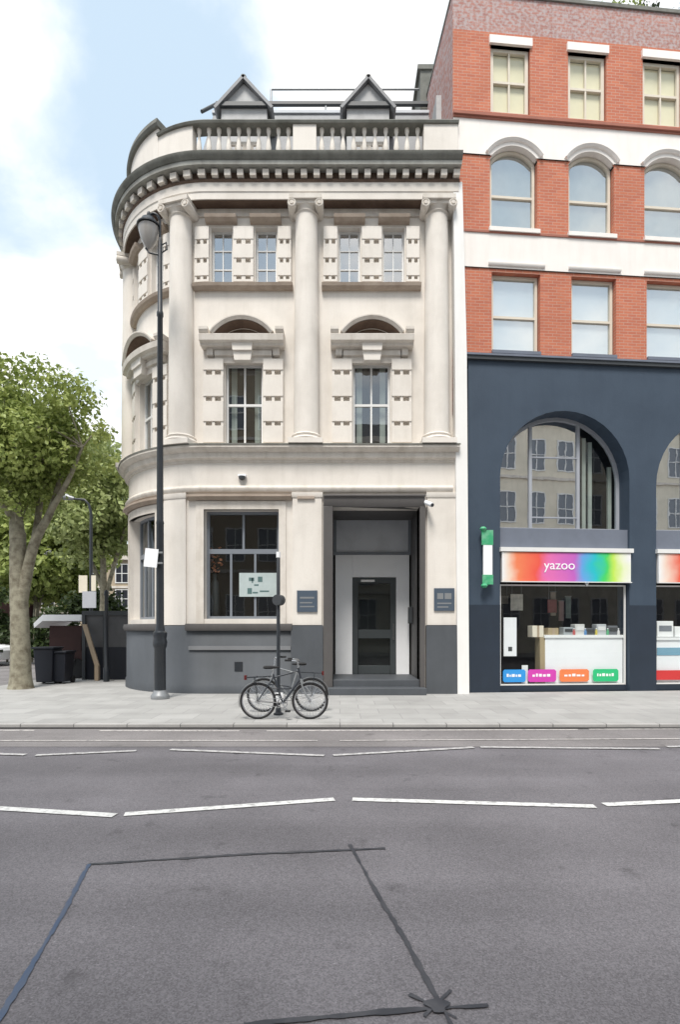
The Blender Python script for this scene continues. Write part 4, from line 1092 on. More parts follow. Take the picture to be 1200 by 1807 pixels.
# things in the shop window
a, b = arcs[0][0], arcs[0][1]
def ix(px): # local t at the shop window plane
    return bt(px, -.3)
def izz(py): return bz(py, 995, -.3)
ct = bthing('display_counter', 'white display counter filling the lower right of the shop window', 'counter', ix(958), -.15, .16)
mb = MB(); mb.box(0, ix(1094)-ix(958), 0, .5, 0, izz(1128)-.12); mb.build('counter_body', M['white'], ct, local=True, bevel=.01)
mb = MB(); mb.box(-.03, ix(1094)-ix(958)+.02, -.03, .55, izz(1128)-.12, izz(1123)-.12); mb.build('counter_top', M['blind'], ct, local=True)
rnd = random.Random(3)
kinds = ['small grey machine on the counter beside the cardboard boxes', 'pale box in the middle of the shop counter top', 'dark printer on the counter in the shop window',
         'light grey box on the counter near the window frame', 'small dark case at the right end of the shop counter']
cols = [(.35, .38, .40), (.62, .62, .60), (.08, .09, .1), (.50, .52, .54), (.14, .15, .17)]
xs = [1000, 1020, 1038, 1058, 1078]
for i, px in enumerate(xs):
    it = bthing('counter_item', kinds[i], 'equipment', ix(px), -.18, izz(1123)+.02)
    m_ = mat('counter_item_paint', cols[i], .5, .4, var=.1)
    h_ = (.22, .30, .20, .30, .26)[i]
    mb = MB(); mb.box(-.13, .13, 0, .25, 0, h_); mb.build('body', m_, it, local=True, bevel=.015)
    mb = MB(); mb.box(-.10, .10, -.01, .0, h_*.45, h_*.8); mb.build('front_panel', M['frame_dark' if i % 2 == 0 else 'frame_white'], it, local=True)
for i, (px, c, lab) in enumerate(((1009, (.5, .1, .1), 'red bottle on the shop counter'), (1029, (.1, .25, .5), 'blue bottle on the shop counter'), (1048, (.6, .5, .1), 'yellow bottle on the shop counter'),
                                 (1068, (.1, .4, .2), 'green bottle on the shop counter'), (1087, (.7, .7, .7), 'white bottle on the shop counter beside the window frame'))):
    it = bthing('bottle', lab, 'bottle', ix(px), -.17, izz(1123)+.02, 'bottles along the shop counter front')
    MB().lathe((0, 0, 0), [(.03, 0), (.033, .02), (.033, .11), (.014, .15), (.014, .17)], 12).build('bottle_body', mat('bottle_plastic', c, .3, .5), it, local=True)
    MB().lathe((0, 0, .17), [(.017, 0), (.017, .025)], 10).build('cap', M['white'], it, local=True)
for i, (x0, z0, w_, h_, c, lab) in enumerate(((.62, 2.10, .34, .44, (.70, .68, .62), 'cream poster hung high near the middle of the shop window'), (1.75, 2.05, .26, .36, (.30, .10, .10), 'dark red poster hung high in the right half of the shop window'),
                                          (.30, 2.30, .42, .22, (.25, .22, .18), 'brown card hung at the top left of the shop window'))):
    it = bthing('hanging_poster', lab, 'poster', a+x0, -.8-.2*i, z0)
    mb = MB(); mb.box(0, w_, 0, .01, 0, h_); mb.build('sheet', mat('poster_print', c, .6, .2, var=.3, vscale=8), it, local=True)
    mb = MB(); mb.tube([(.04, .005, h_), (.04, .005, 3.02-z0)], .004, 5); mb.tube([(w_-.04, .005, h_), (w_-.04, .005, 3.02-z0)], .004, 5); mb.build('strings', M['greymetal'], it, local=True)
for i, (px, py, w_, h_, lab) in enumerate(((975, 1150, .42, .72, 'tall cardboard carton leaning beside the white counter'), (958, 1105, .30, .30, 'cream box stacked on the cardboard carton'), (985, 1122, .28, .24, 'tan box pushed against the counter end'))):
    it = bthing('cardboard_box', lab, 'box', ix(px-12), -.16-.0*(i == 0), .12 if i == 0 else izz(1123)-.02, None)
    hb_ = izz(1123)-.14 if i == 0 else h_
    mb = MB(); mb.box(-w_/2, w_/2, 0, .3, 0, hb_)
    it2 = mb.build('carton', M['card'] if i != 1 else M['cream'], it, local=True, bevel=.01)
    mb = MB(); mb.box(-.03, .03, -.004, .0, 0, hb_); mb.build('tape', M['wood'], it, local=True)
it = bthing('poster', 'tall white notice standing in the left side of the shop window', 'poster', ix(897), -.16, izz(1157))
mb = MB(); mb.box(-.17, .17, 0, .02, 0, izz(1090)-izz(1157)); mb.build('sheet', M['white'], it, local=True)
mb = MB(); mb.box(-.05, .05, -.006, 0, .13, .24); mb.build('emblem', M['frame_dark'], it, local=True)
for i, (p0, p1, lab, c) in enumerate(((888, 928, 'blue sticker at the left end of the row along the shop window foot', (.04, .30, .72)), (932, 982, 'magenta sticker in the row along the shop window foot', (.62, .06, .42)),
                                     (988, 1040, 'orange sticker in the row along the shop window foot', (.80, .22, .08)), (1047, 1092, 'green sticker at the right end of the row along the shop window foot', (.03, .50, .20)))):
    z0, z1 = bz(1203, 995, -.065), bz(1181, 995, -.065)
    it = bthing('window_sticker', lab, 'sticker', bt(p0, -.065), -.065, z0, 'coloured stickers along the shop window foot')
    w_ = bt(p1, -.065)-bt(p0, -.065)
    mb = MB(); pts = []
    for k in range(24):
        an = 2*PI*k/24; r_ = .5
        x_ = max(-.5, min(.5, .62*math.cos(an))); y_ = max(-.5, min(.5, .72*math.sin(an)))
        pts.append(((x_+.5)*w_, -.003, (y_+.5)*(z1-z0)))
    mb.poly(pts); back = [(x, .0, z) for x, _, z in pts]; mb.poly(list(reversed(back)))
    for k in range(24): mb.quad(pts[k], pts[(k+1) % 24], back[(k+1) % 24], back[k])
    m_ = mat('coloured_vinyl', c, .35, .4, var=.05)
    mb.build('vinyl', m_, it, local=True)
    rb_ = random.Random(i+40); mb = MB(); x_ = .16
    while x_ < .82:
        q_ = rb_.uniform(.05, .14); mb.box(w_*x_, w_*(x_+q_), -.008, -.004, (z1-z0)*.42, (z1-z0)*rb_.uniform(.56, .68)); x_ += q_+.04
    mb.build('pale_marks', M['blind'], it, local=True)
it = bthing('poster', 'pale leaflet card at the foot of the shop window between blue and magenta stickers', 'poster', bt(929, -.065), -.14, .17)
mb = MB(); mb.box(-.08, .08, 0, .012, 0, .5); mb.build('sheet', M['blind'], it, local=True)
for i, (px, py, l_, lab) in enumerate(((1003, 1060, .55, 'long pale garment hanging in the middle of the shop'), (1018, 1070, .45, 'pinkish banner hanging at the back of the shop'), (1031, 1065, .5, 'grey strip hanging furthest right in the shop'))):
    it = bthing('hanging_banner', lab, 'banner', ix(px), -1.1, izz(py+25))
    m_ = mat('banner_cloth', ((.42, .36, .30), (.34, .22, .22), (.25, .30, .28))[i], .8, .2, var=.2, vscale=5)
    mb = MB(); mb.box(-.07, .07, 0, .03, 0, l_+.1); mb.build('cloth', m_, it, local=True)
    mb = MB(); mb.tube([(-.09, .015, l_+.11), (.09, .015, l_+.11)], .012); mb.build('rod', M['greymetal'], it, local=True)
# second shop contents
a2 = arcs[1][0]
it = bthing('display_counter', 'white counter in the shop window at the right edge of the photo', 'counter', a2+.15, -.15, .16)
mb = MB(); mb.box(0, 2.6, 0, .5, 0, 1.15); mb.build('counter_body', M['white'], it, local=True, bevel=.01)
mb = MB(); mb.box(-.02, 2.62, -.03, .55, 1.15, 1.22); mb.build('counter_top', M['blind'], it, local=True)
mb = MB(); mb.box(0, 2.6, -.012, 0, .75, .95); mb.build('blue_stripe', mat('blue_stripe', (.2, .38, .5), .5), it, local=True)
it = bthing('window_sticker', 'red sticker low in the shop window at the right edge of the photo', 'sticker', a2+.06, -.065, bz(1203, 1185, -.065), 'coloured stickers along the shop window foot')
mb = MB(); mb.box(0, .9, -.003, 0, .05, .30); mb.build('vinyl', mat('red_vinyl', (.6, .05, .05), .35), it, local=True)
it = bthing('packing_crate', 'stack of mixed grey cartons on the counter at the right edge', 'crate', a2+.2, -.2, 1.39)
mb = MB(); mb.box(0, .45, 0, .35, 0, .42); mb.box(.5, .9, 0, .3, 0, .28); mb.build('crate_body', M['blind'], it, local=True, bevel=.01)
mb = MB(); mb.box(.05, .4, -.006, 0, .15, .3); mb.build('crate_label', M['frame_grey'], it, local=True)

# ------------------------------------------------------------------ things on the corner building's front
def plaque(px0, px1, py0, py1, lab, m, bars):
    d = .262
    t = thing('wall_plaque', lab, 'sign', (sx((px0+px1)/2, d), Y0-d, zz(py1, d)), 0, 'plaques beside the doorway')
    w_ = sx(px1, d)-sx(px0, d); h_ = zz(py0, d)-zz(py1, d)
    mb = MB(); mb.box(-w_/2, w_/2, -.03, 0, 0, h_); mb.build('plate', m, t, local=True, bevel=.005)
    mb = MB()
    for (x0, x1, z0, z1) in bars: mb.box(-w_/2+w_*x0, -w_/2+w_*x1, -.034, -.03, h_*z0, h_*z1)
    mb.build('lettering', M['greymetal'], t, local=True)
M['plaque'] = mat('slate_blue_plate', (.075, .10, .135), .35, .5, var=.1)
plaque(524, 560, 1042, 1080, 'slate blue wall plaque on the pier left of the doorway', M['plaque'], [(.15, .85, .62, .70), (.15, .75, .40, .46), (.15, .85, .22, .28)])
plaque(766, 802, 1038, 1078, 'slate wall plaque with pale lettering on the pier right of the doorway', M['plaque'], [(.15, .45, .52, .78), (.52, .85, .52, .78), (.15, .85, .30, .36), (.15, .7, .14, .2)])
# window notice
d = -.05
t = thing('window_notice', 'pale green rectangular notice in the ground floor window of the cream building', 'sign', (sx(455, d), Y0-d, zz(1053, d)))
w_ = sx(488, d)-sx(422, d); h_ = zz(1011, d)-zz(1053, d)
M['notice'] = mat('pale_green_card', (.46, .53, .53), .5, .3, var=.1, vscale=5)
mb = MB(); mb.box(-w_/2, w_/2, -.012, 0, 0, h_); mb.build('board', M['notice'], t, local=True)
mb = MB()
for (x0, x1, z0, z1) in ((.26, .40, .66, .80), (.34, .37, .58, .8), (.50, .62, .62, .84), (.22, .34, .12, .36), (.40, .52, .46, .52), (.55, .80, .2, .26), (.36, .5, .14, .2)): mb.box(-w_/2+w_*x0, -w_/2+w_*x1, -.016, -.012, h_*z0, h_*z1)
mb.build('printed_marks', mat('dark_green_print', (.10, .17, .17), .5), t, local=True)
# vase of flowers inside the ground window
t = thing('vase_of_flowers', 'dim vase with russet and pink flowers behind the left pane of the ground floor window', 'vase', (sx(379, -.5), Y0+.5, 1.9))
MB().lathe((0, 0, 0), [(.10, 0), (.13, .1), (.10, .9), (.05, 1.0), (.06, 1.15)], 12).build('vase', M['frame_dark'], t, local=True)
mb = MB(); rr = random.Random(5)
for i in range(40):
    c = Vector((rr.uniform(-.16, .16), rr.uniform(-.1, .1), 1.3+rr.uniform(-.1, .55))); u = Vector((rr.uniform(-1, 1), rr.uniform(-1, 1), rr.uniform(-1, 1))).normalized()*.05; v_ = u.orthogonal().normalized()*.045
    mb.poly([tuple(c+u), tuple(c+v_), tuple(c-u), tuple(c-v_)])
mb.build('flowers', mat('russet_petals', (.5, .17, .08), .6, var=.3, vscale=9, dark=(.6, .35, .25)), t, local=True, smooth=0)
# dome camera
t = thing('dome_camera', 'small dark dome camera on the band above the ground floor window', 'camera', (sx(427, .25), Y0-.2, zz(848, .25)))
mb = MB(); mb.box(-.10, .10, -.10, .0, .10, .15); mb.build('mount', M['white'], t, local=True)
MB().lathe((0, -.07, 0), [(.02, 0), (.07, .03), (.08, .08), (.08, .10)], 14).build('dome', M['frame_dark'], t, local=True)
t = thing('security_camera', 'white bullet security camera at the top right corner of the doorway', 'camera', (sx(754, .4), Y0-.26, zz(895, .4)))
MB().tube([(0, 0, .12), (0, -.10, .12)], .03).build('arm', M['white'], t, local=True)
MB().tube([(-.04, -.04, .15), (.10, -.28, .02)], .055, 12).build('housing', M['white'], t, local=True)
MB().tube([(.10, -.28, .02), (.112, -.30, .01)], .04, 12).build('lens', M['frame_dark'], t, local=True)

# ------------------------------------------------------------------ LAMP POST in front of the rounded corner
LY = EYE*F/(1233-HZ)
lx = (282-600)*LY/F
LP = thing('lamp_post', 'tall black cast iron lamp post with a hooded lantern before the rounded corner', 'street lamp', (lx, LY, 0))
LZ = lambda py: EYE+(HZ-py)*LY/F
MB().lathe((0, 0, 0), [(.20, 0), (.21, .05), (.19, .10), (.15, .16), (.14, .20)], 20).build('base', M['greymetal'], LP, local=True)
MB().lathe((0, 0, 0), [(.13, .19), (.125, 1.15), (.15, 1.2), (.16, 1.3), (.14, 1.38), (.155, 1.45), (.155, 1.52), (.11, 1.56), (.088, 1.7), (.082, 4.0), (.09, 4.03), (.075, 4.1), (.06, LZ(560)), (.075, LZ(558)), (.075, LZ(552)), (.055, LZ(548)), (.045, LZ(428)), (.03, LZ(420))], 20).build('shaft', M['iron'], LP, local=True)
lc = (262-282)*LY/F
zt_ = LZ(398)
# swan neck that rises behind the lantern and curls over it
pts = [(0, 0, LZ(470))]
for i in range(13):
    a_ = PI*i/12; pts.append((lc/2+(-lc/2)*math.cos(a_)*1.0, -.05*math.sin(a_)-.0, LZ(392)+.16*math.sin(a_)))
MB().tube(pts, .03, 8).build('swan_neck', M['iron'], LP, local=True)
mb = MB(); mb.tube([(-.02, 0, LZ(450)), (-.25, 0, LZ(446)), (-.33, 0, LZ(438))], .022, 8); mb.tube([(.0, 0, LZ(448)), (.16, 0, LZ(440)), (.14, 0, LZ(428)), (.05, 0, LZ(432))], .016, 8); mb.build('scroll_bracket', M['iron'], LP, local=True)
lan = MB().lathe((lc, 0, 0), [(.03, LZ(374)), (.045, LZ(379)), (.03, LZ(383)), (.16, LZ(388)), (.20, LZ(394)), (.27, LZ(399)), (.27, LZ(401)), (.10, LZ(401))], 20).build('lantern_hood', M['iron'], LP, local=True)
M['lampglass'] = mat('clouded_lamp_glass', (.36, .34, .32), .2, .6, var=.1)
MB().lathe((lc, 0, 0), [(.23, LZ(402)), (.22, LZ(410)), (.165, LZ(425)), (.08, LZ(436)), (.03, LZ(440))], 20).build('lantern_globe', M['lampglass'], LP, local=True)
sg = thing('post_sign', 'small white parking sign fixed to the black lamp post', 'sign', (lx-.12, LY-.02, LZ(1004)))
mb = MB(); m_ = Matrix.Rotation(math.radians(6), 4, 'Y')
mb.box(-.21, .09, -.13, -.12, .02, .44, m_); mb.build('plate', M['white'], sg, local=True)
mb = MB(); mb.box(.02, .22, -.12, -.09, .1, .14); mb.box(.02, .22, -.12, -.09, .34, .38); mb.build('clip', M['greymetal'], sg, local=True)

# ------------------------------------------------------------------ SIGNPOST and BICYCLE
PY = 10.05; ppx = (491-600)*PY/F; PZ = lambda py: EYE+(HZ-py)*PY/F
SP = thing('signpost', 'thin black post with a small box on it, beside the bicycle', 'signpost', (ppx, PY, 0))
MB().lathe((0, 0, 0), [(.09, 0), (.09, .03), (.055, .05), (.05, .12), (.034, .14), (.034, PZ(985)), (.02, PZ(983))], 14).build('pole', M['iron'], SP, local=True)
MB().tube([(0, 0, PZ(984)), (0, 0, PZ(974))], .04, 12).build('cap', M['white'], SP, local=True)
mb = MB(); mb.tube([(-.02, -.08, PZ(1059)), (.04, .06, PZ(1059))], .10, 18); mb.build('round_plate', M['frame_dark'], SP, local=True)
mb = MB(); mb.box(-.09, .09, -.06, -.045, .22, .42); mb.build('white_notice', M['white'], SP, local=True)

def bicycle(label, fmat, lock=True):
    Yb = 9.55; r = .325
    def P(px, py, dy=0): return Vector(((px-600)*Yb/F, Yb+dy, EYE+(HZ-py)*Yb/F))
    xr_, xf = (455-600)*Yb/F, (547-600)*Yb/F
    xm = (xr_+xf)/2
    bk = thing('bicycle', label, 'bicycle', (xm, Yb, 0))
    rc, fc = Vector((xr_, Yb, r)), Vector((xf, Yb, r))
    for c in (rc, fc):
        ty = MB().ring(c, (0, 1, 0), r-.018, .018, 48, 8).build('wheel', M['tyre'], bk)
        MB().ring(c, (0, 1, 0), r-.045, .012, 48, 6).build('rim', M['chrome'], ty)
        sp = MB()
        for k in range(28):
            an = 2*PI*k/28; sp.tube([c+Vector((math.cos(an+.25)*.02, .03*(-1)**k, math.sin(an+.25)*.02)), c+Vector((math.cos(an)*(r-.05), 0, math.sin(an)*(r-.05)))], .0022, 4, cap=False)
        sp.build('spokes', M['chrome'], ty)
        MB().tube([c+Vector((0, -.045, 0)), c+Vector((0, .045, 0))], .022, 10).build('hub', M['chrome'], ty)
        mg = MB(); n0 = 0
        a0, a1 = (math.radians(20), math.radians(200)) if c is rc else (math.radians(50), math.radians(190))
        for i in range(20):
            t0 = a0+(a1-a0)*i/20; t1 = a0+(a1-a0)*(i+1)/20; R_ = r+.022
            e = lambda t, y, q: tuple(c+Vector((math.cos(t)*q, y, math.sin(t)*q)))
            mg.quad(e(t0, -.028, R_-.006), e(t1, -.028, R_-.006), e(t1, 0, R_), e(t0, 0, R_)); mg.quad(e(t0, 0, R_), e(t1, 0, R_), e(t1, .028, R_-.006), e(t0, .028, R_-.006))
        mg.build('mudguard', M['greymetal'], bk)
    bb = Vector((xr_+.44, Yb, .29)); st = Vector((xr_+.27, Yb, .80)); ht = Vector((xf-.20, Yb, .86)); hb_ = Vector((xf-.165, Yb, .72))
    fr = MB()
    fr.tube([st, bb], .016); fr.tube([st+Vector((.015, 0, -.06)), ht], .016); fr.tube([bb, hb_], .019); fr.tube([ht+Vector((-.01, 0, .05)), hb_], .021)
    for sy in (-.05, .05):
        fr.tube([bb+Vector((0, sy*.6, 0)), rc+Vector((0, sy, 0))], .010); fr.tube([st+Vector((.01, sy*.4, -.05)), rc+Vector((0, sy, 0))], .009)
    fr.build('frame', fmat, bk)
    fk = MB()
    for sy in (-.05, .05): fk.tube([hb_+Vector((0, sy*.5, -.0)), hb_+Vector((.03, sy, -.13)), hb_+Vector((.10, sy, -.30)), fc+Vector((0, sy, 0))], [.014, .014, .011, .009])
    fk.build('fork', M['greymetal'], bk)
    sd_ = MB()
    s0 = st+Vector((-.03, 0, .12))
    secs = [(-.14, .07, .02), (-.10, .085, .03), (-.02, .06, .03), (.07, .025, .022), (.14, .018, .015)]
    n0 = len(sd_.v)
    for (dx, hw, hh_) in secs:
        for k in range(10):
            an = 2*PI*k/10; sd_.v.append(tuple(s0+Vector((dx, hw*math.cos(an), hh_*math.sin(an)))))
    for i in range(4):
        for k in range(10):
            l = (k+1) % 10; sd_.f.append((n0+i*10+k, n0+i*10+l, n0+(i+1)*10+l, n0+(i+1)*10+k))
    sd_.f.append(tuple(n0+k for k in range(10))); sd_.f.append(tuple(n0+40+k for k in range(10)))
    sd_.build('saddle', M['tyre'], bk)
    MB().tube([st, s0], .013).build('seat_post', M['chrome'], bk)
    hbq = MB(); top = ht+Vector((-.02, 0, .17))
    hbq.tube([ht+Vector((-.01, 0, .04)), top], .014); hbq.tube([top+Vector((-.12, -.28, .03)), top+Vector((-.02, -.20, .02)), top+Vector((.03, 0, 0)), top+Vector((-.02, .20, .02)), top+Vector((-.12, .28, .03))], .012)
    hb2 = hbq.build('handlebar', M['chrome'], bk)
    for sy in (-1, 1): MB().tube([top+Vector((-.20, sy*.28, .03)), top+Vector((-.08, sy*.28, .03))], .018).build('grip', M['tyre'], hb2)
    cr = MB(); cr.ring(bb+Vector((0, -.05, 0)), (0, 1, 0), .085, .007, 28, 6)
    for k in range(5):
        an = 2*PI*k/5; cr.tube([bb+Vector((0, -.05, 0)), bb+Vector((.085*math.cos(an), -.05, .085*math.sin(an)))], .006, 5)
    cw = cr.build('chainring', M['chrome'], bk)
    cq = MB(); cq.tube([bb+Vector((0, -.07, 0)), bb+Vector((.10, -.075, -.13))], .010); cq.tube([bb+Vector((0, .07, 0)), bb+Vector((-.10, .075, .13))], .010); cq.build('crank', M['chrome'], bk)
    for (dx, dy, dz) in ((.10, -.12, -.13), (-.10, .12, .13)):
        q = bb+Vector((dx, dy, dz)); mbp = MB(); mbp.box(q.x-.045, q.x+.045, q.y-.045, q.y+.045, q.z-.012, q.z+.012); mbp.build('pedal', M['tyre'], bk)
    ch = MB(); ch.tube([bb+Vector((0, -.05, .085)), rc+Vector((0, -.05, .035))], .005, 5); ch.tube([bb+Vector((0, -.05, -.085)), rc+Vector((0, -.05, -.035))], .005, 5); ch.ring(rc+Vector((0, -.05, 0)), (0, 1, 0), .035, .006, 18, 5); ch.build('chain', M['greymetal'], bk)
    rk = MB(); z_ = .76
    for sy in (-.06, .06): rk.tube([st+Vector((-.03, sy, z_-.80)), Vector((xr_-.20, Yb+sy, z_-.02))], .007, 6); rk.tube([Vector((xr_-.06, Yb+sy, z_-.02)), rc+Vector((0, sy, 0))], .006, 6)
    rk.tube([Vector((xr_-.20, Yb-.06, z_-.02)), Vector((xr_-.20, Yb+.06, z_-.02))], .007, 6); rk.tube([Vector((xr_-.02, Yb-.06, z_)), Vector((xr_-.02, Yb+.06, z_))], .007, 6)
    rk.build('luggage_rack', M['iron'], bk)
    lp = MB(); lp.box(xr_-.24, xr_-.20, Yb-.035, Yb+.035, .70, .78); lp.build('rear_light', mat('dark_red_lens', (.12, .02, .02), .3), bk)
    if not lock: return bk
    lk = MB(); lk.ring(Vector((ppx, (PY+Yb)/2, .55)), (.1, 0, 1), .27, .010, 28, 6); lk.build('lock', M['plastic_dk'], bk)
    return bk
bicycle('dark bicycle facing right, in front of the thin black post, with silver mudguards', M['bikeframe'])
b2 = bicycle('grey bicycle facing left, behind the thin black post', M['greymetal'], False)
b2.location = (b2.location.x-.02, 10.42, 0); b2.rotation_euler = (math.radians(3), 0, PI+.06)
for o in (x for x in COL.objects if x.parent is None and x.name.startswith('bicycle')): o['group'] = 'bicycles locked at the thin black post'
# soft basket bag on the front bicycle

# ------------------------------------------------------------------ TREES and plants
def leaf_cloud(mb, clumps, per, size, rnd):
    for (c, r) in clumps:
        n = int(per*(r[0]*r[1]*r[2])**.66*1.0)
        for _ in range(n):
            u = Vector((rnd.gauss(0, 1), rnd.gauss(0, 1), rnd.gauss(0, 1))).normalized()
            q = rnd.random()**.45
            p = Vector((c[0]+u.x*r[0]*q, c[1]+u.y*r[1]*q, c[2]+u.z*r[2]*q))
            s = size*rnd.uniform(.45, 1.4)
            n_ = (u*.6+Vector((rnd.uniform(-1, 1), rnd.uniform(-1, 1), rnd.uniform(-.2, 1)))).normalized()
            a = n_.orthogonal().normalized(); a = Matrix.Rotation(rnd.uniform(0, 6.28), 3, n_) @ a; b = n_.cross(a)
            k = len(mb.v)
            mb.v += [tuple(p+a*s), tuple(p+b*s*.55+n_*s*.12), tuple(p-a*s*.8), tuple(p-b*s*.55+n_*s*.12)]
            mb.f.append((k, k+1, k+2, k+3))
def tree(name, label, base, limbs, crown, trunk_r, leafm, seed, per=420, size=.10, nclump=46, group=None, bark='bark', clr=(.55, .95), skip=None):
    rnd = random.Random(seed)
    t = thing(name, label, 'tree', base, 0, group)
    bx_, by_, bz_ = base
    tr = MB()
    fork = limbs[0]
    for i, (pts, r0, r1) in enumerate(limbs):
        n = 10; path = []; rad = []
        P = [Vector(p) for p in pts]
        for k in range(n*(len(P)-1)+1):
            f = k/n; j = min(int(f), len(P)-2); q = f-j
            a = P[max(j-1, 0)]; b = P[j]; c = P[j+1]; d = P[min(j+2, len(P)-1)]
            v = .5*((2*b)+(-a+c)*q+(2*a-5*b+4*c-d)*q*q+(-a+3*b-3*c+d)*q**3)
            path.append(v); g_ = k/(n*(len(P)-1)); rr = r0+(r1-r0)*g_
            if i == 0: rr *= 1+.32*math.exp(-g_*12)
            rad.append(rr*(1+.06*mnoise.noise(v*2)))
        tr.tube(path, rad, 12)
    cc, cr = crown
    clumps = []
    for k in range(nclump):
        u = Vector((rnd.gauss(0, 1), rnd.gauss(0, 1), rnd.gauss(0, 1))).normalized(); q = rnd.uniform(.35, .95)
        if u.z < -.3: q *= .8
        c = (cc[0]+u.x*cr[0]*q, cc[1]+u.y*cr[1]*q, cc[2]+u.z*cr[2]*q)
        s = rnd.uniform(*clr)
        if skip and skip(c): continue
        clumps.append((c, (s, s, s*.7)))
    # twigs reach out to the clumps
    tips = [Vector(l[0][-1]) for l in limbs]
    for (c, r) in clumps[::2]:
        c = Vector(c); a = min(tips, key=lambda q: (q-c).length); m_ = (a+c)/2+Vector((0, 0, .15)); tr.tube([a, m_, c], [.028, .018, .008], 6)
    tr.build('trunk', M[bark], t, local=True)
    mb = MB(); leaf_cloud(mb, clumps, per, size, rnd); mb.build('crown', M[leafm], t, local=True, smooth=0)
    return t
TY = 14.5
tx = (36-600)*TY/F
tree('plane_tree', 'mottled plane tree nearest the camera at the left edge, its trunk rising from the pavement', (tx, TY, 0),
     [([(0, 0, 0), (-.02, 0, 1.5), (-.10, .05, 3.0), (-.08, 0, 4.2)], .25, .19), ([(-.08, 0, 4.0), (-.25, .1, 5.2), (-.5, .2, 6.8)], .2, .06),
      ([(-.05, 0, 2.0), (.33, 0, 3.8), (.75, .1, 4.8), (1.0, .2, 5.9)], .17, .05), ([(.75, .1, 4.8), (1.4, -.2, 5.6), (1.8, -.3, 6.4)], .09, .03), ([(-.2, 0, 4.6), (-1.0, -.3, 5.8), (-1.7, -.3, 6.6)], .11, .04),
      ([(.35, 0, 3.8), (.2, .6, 5.4), (.1, .9, 7.2)], .11, .04)],
     ((.15, .2, 6.55), (2.35, 2.1, 2.3)), .3, 'leaf1', 11, per=680, size=.075, nclump=160, clr=(.35, .75), skip=lambda c: c[0] > .5 and c[2] < 5.75)
def bgtree(name, label, px, Y, zc, r, leafm, seed, per=260, size=.16, nclump=60, clr=(.8, 1.5), tr=.22):
    x = (px-600)*Y/F
    tree(name, label, (x, Y, 0), [([(0, 0, 0), (.1, 0, zc*.4), (0, .1, zc)], tr, tr*.4), ([(.1, 0, zc*.4), (.8, .2, zc*.8), (1.2, .3, zc)], tr*.5, .05), ([(.05, 0, zc*.5), (-.9, .2, zc*.8), (-1.3, .2, zc*1.05)], tr*.5, .05)],
         ((0, 0, zc), r), tr, leafm, seed, per, size, nclump, 'trees down the side street', clr=clr)
bgtree('street_tree', 'yellow green tree half hidden by the rounded corner of the cream building', 178, 24, 6.9, (2.6, 2.6, 3.6), 'leaf2', 21, 300, .14, 64, (.6, 1.1))
bgtree('street_tree', 'loose pale tree whose thin top shows above the others beside the cream building', 150, 36, 10.6, (4.2, 3.5, 5.6), 'leaf2', 22, 130, .2, 60, (.8, 1.4))
bgtree('street_tree', 'broad dark tree filling the gap behind the mottled plane trunk', 60, 30, 6.2, (4.6, 3.5, 4.2), 'leaf1', 23, 240, .2, 80, (.8, 1.5))
hd = thing('hedge', 'dark overgrown hedge behind the white roofed stall', 'hedge', (-14.5, 26, 0))
mb = MB(); rnd = random.Random(9); cl = []
for k in range(46): cl.append(((rnd.uniform(-4.5, 5.2), rnd.uniform(-.6, .6), rnd.uniform(.5, 3.3)), (.9, .7, .6)))
leaf_cloud(mb, cl, 330, .15, rnd); mb.build('leaves', M['leaf3'], hd, local=True, smooth=0)
mb = MB()
for k in range(8): mb.tube([(-4+k*1.2, 0, 0), (-4+k*1.2+.2, 0, 2.6)], [.06, .02], 6)
mb.build('stems', M['bark'], hd, local=True)
# roof plants on the brick building
for i, (px0, px1, lab) in enumerate(((1060, 1120, 'small bushy plant at the left end of the greenery on the brick parapet'), (1110, 1165, 'dense dark green bush in the middle of the brick roof edge'), (1160, 1260, 'dark green bush on the brick roof edge cut by the photo corner'))):
    t0 = bt(px0, -.6); t1 = bt(px1, -.6)
    p = BM @ Vector(((t0+t1)/2, .6, zp-.4)); tt = thing('roof_shrub', lab, 'plant', tuple(p), BA, 'shrubs on the brick roof')
    mb = MB(); cl = [((rnd.uniform(-.5, .5)*(t1-t0), rnd.uniform(-.2, .2), rnd.uniform(.5, 1.15)), (.28, .28, .25)) for _ in range(12)]
    leaf_cloud(mb, cl, 900, .06, rnd); mb.build('leaves', M['leaf3' if i else 'leaf1'], tt, local=True, smooth=0)
    mb = MB(); mb.tube([(0, 0, 0), (.02, 0, .8)], [.04, .02], 6); mb.build('stem', M['bark'], tt, local=True)
tt = bthing('roof_clutter_box', 'dark planter box seen over the brick parapet at the top edge', 'planter', bt(985, -.6), -.6, zp-.4)
mb = MB(); mb.box(-.2, .5, -.1, .2, 0, .62); mb.build('box', M['plinth'], tt, local=True, bevel=.01)
mb = MB(); mb.box(-.23, .53, -.13, .23, .62, .66); mb.build('rim', M['slatelight'], tt, local=True)

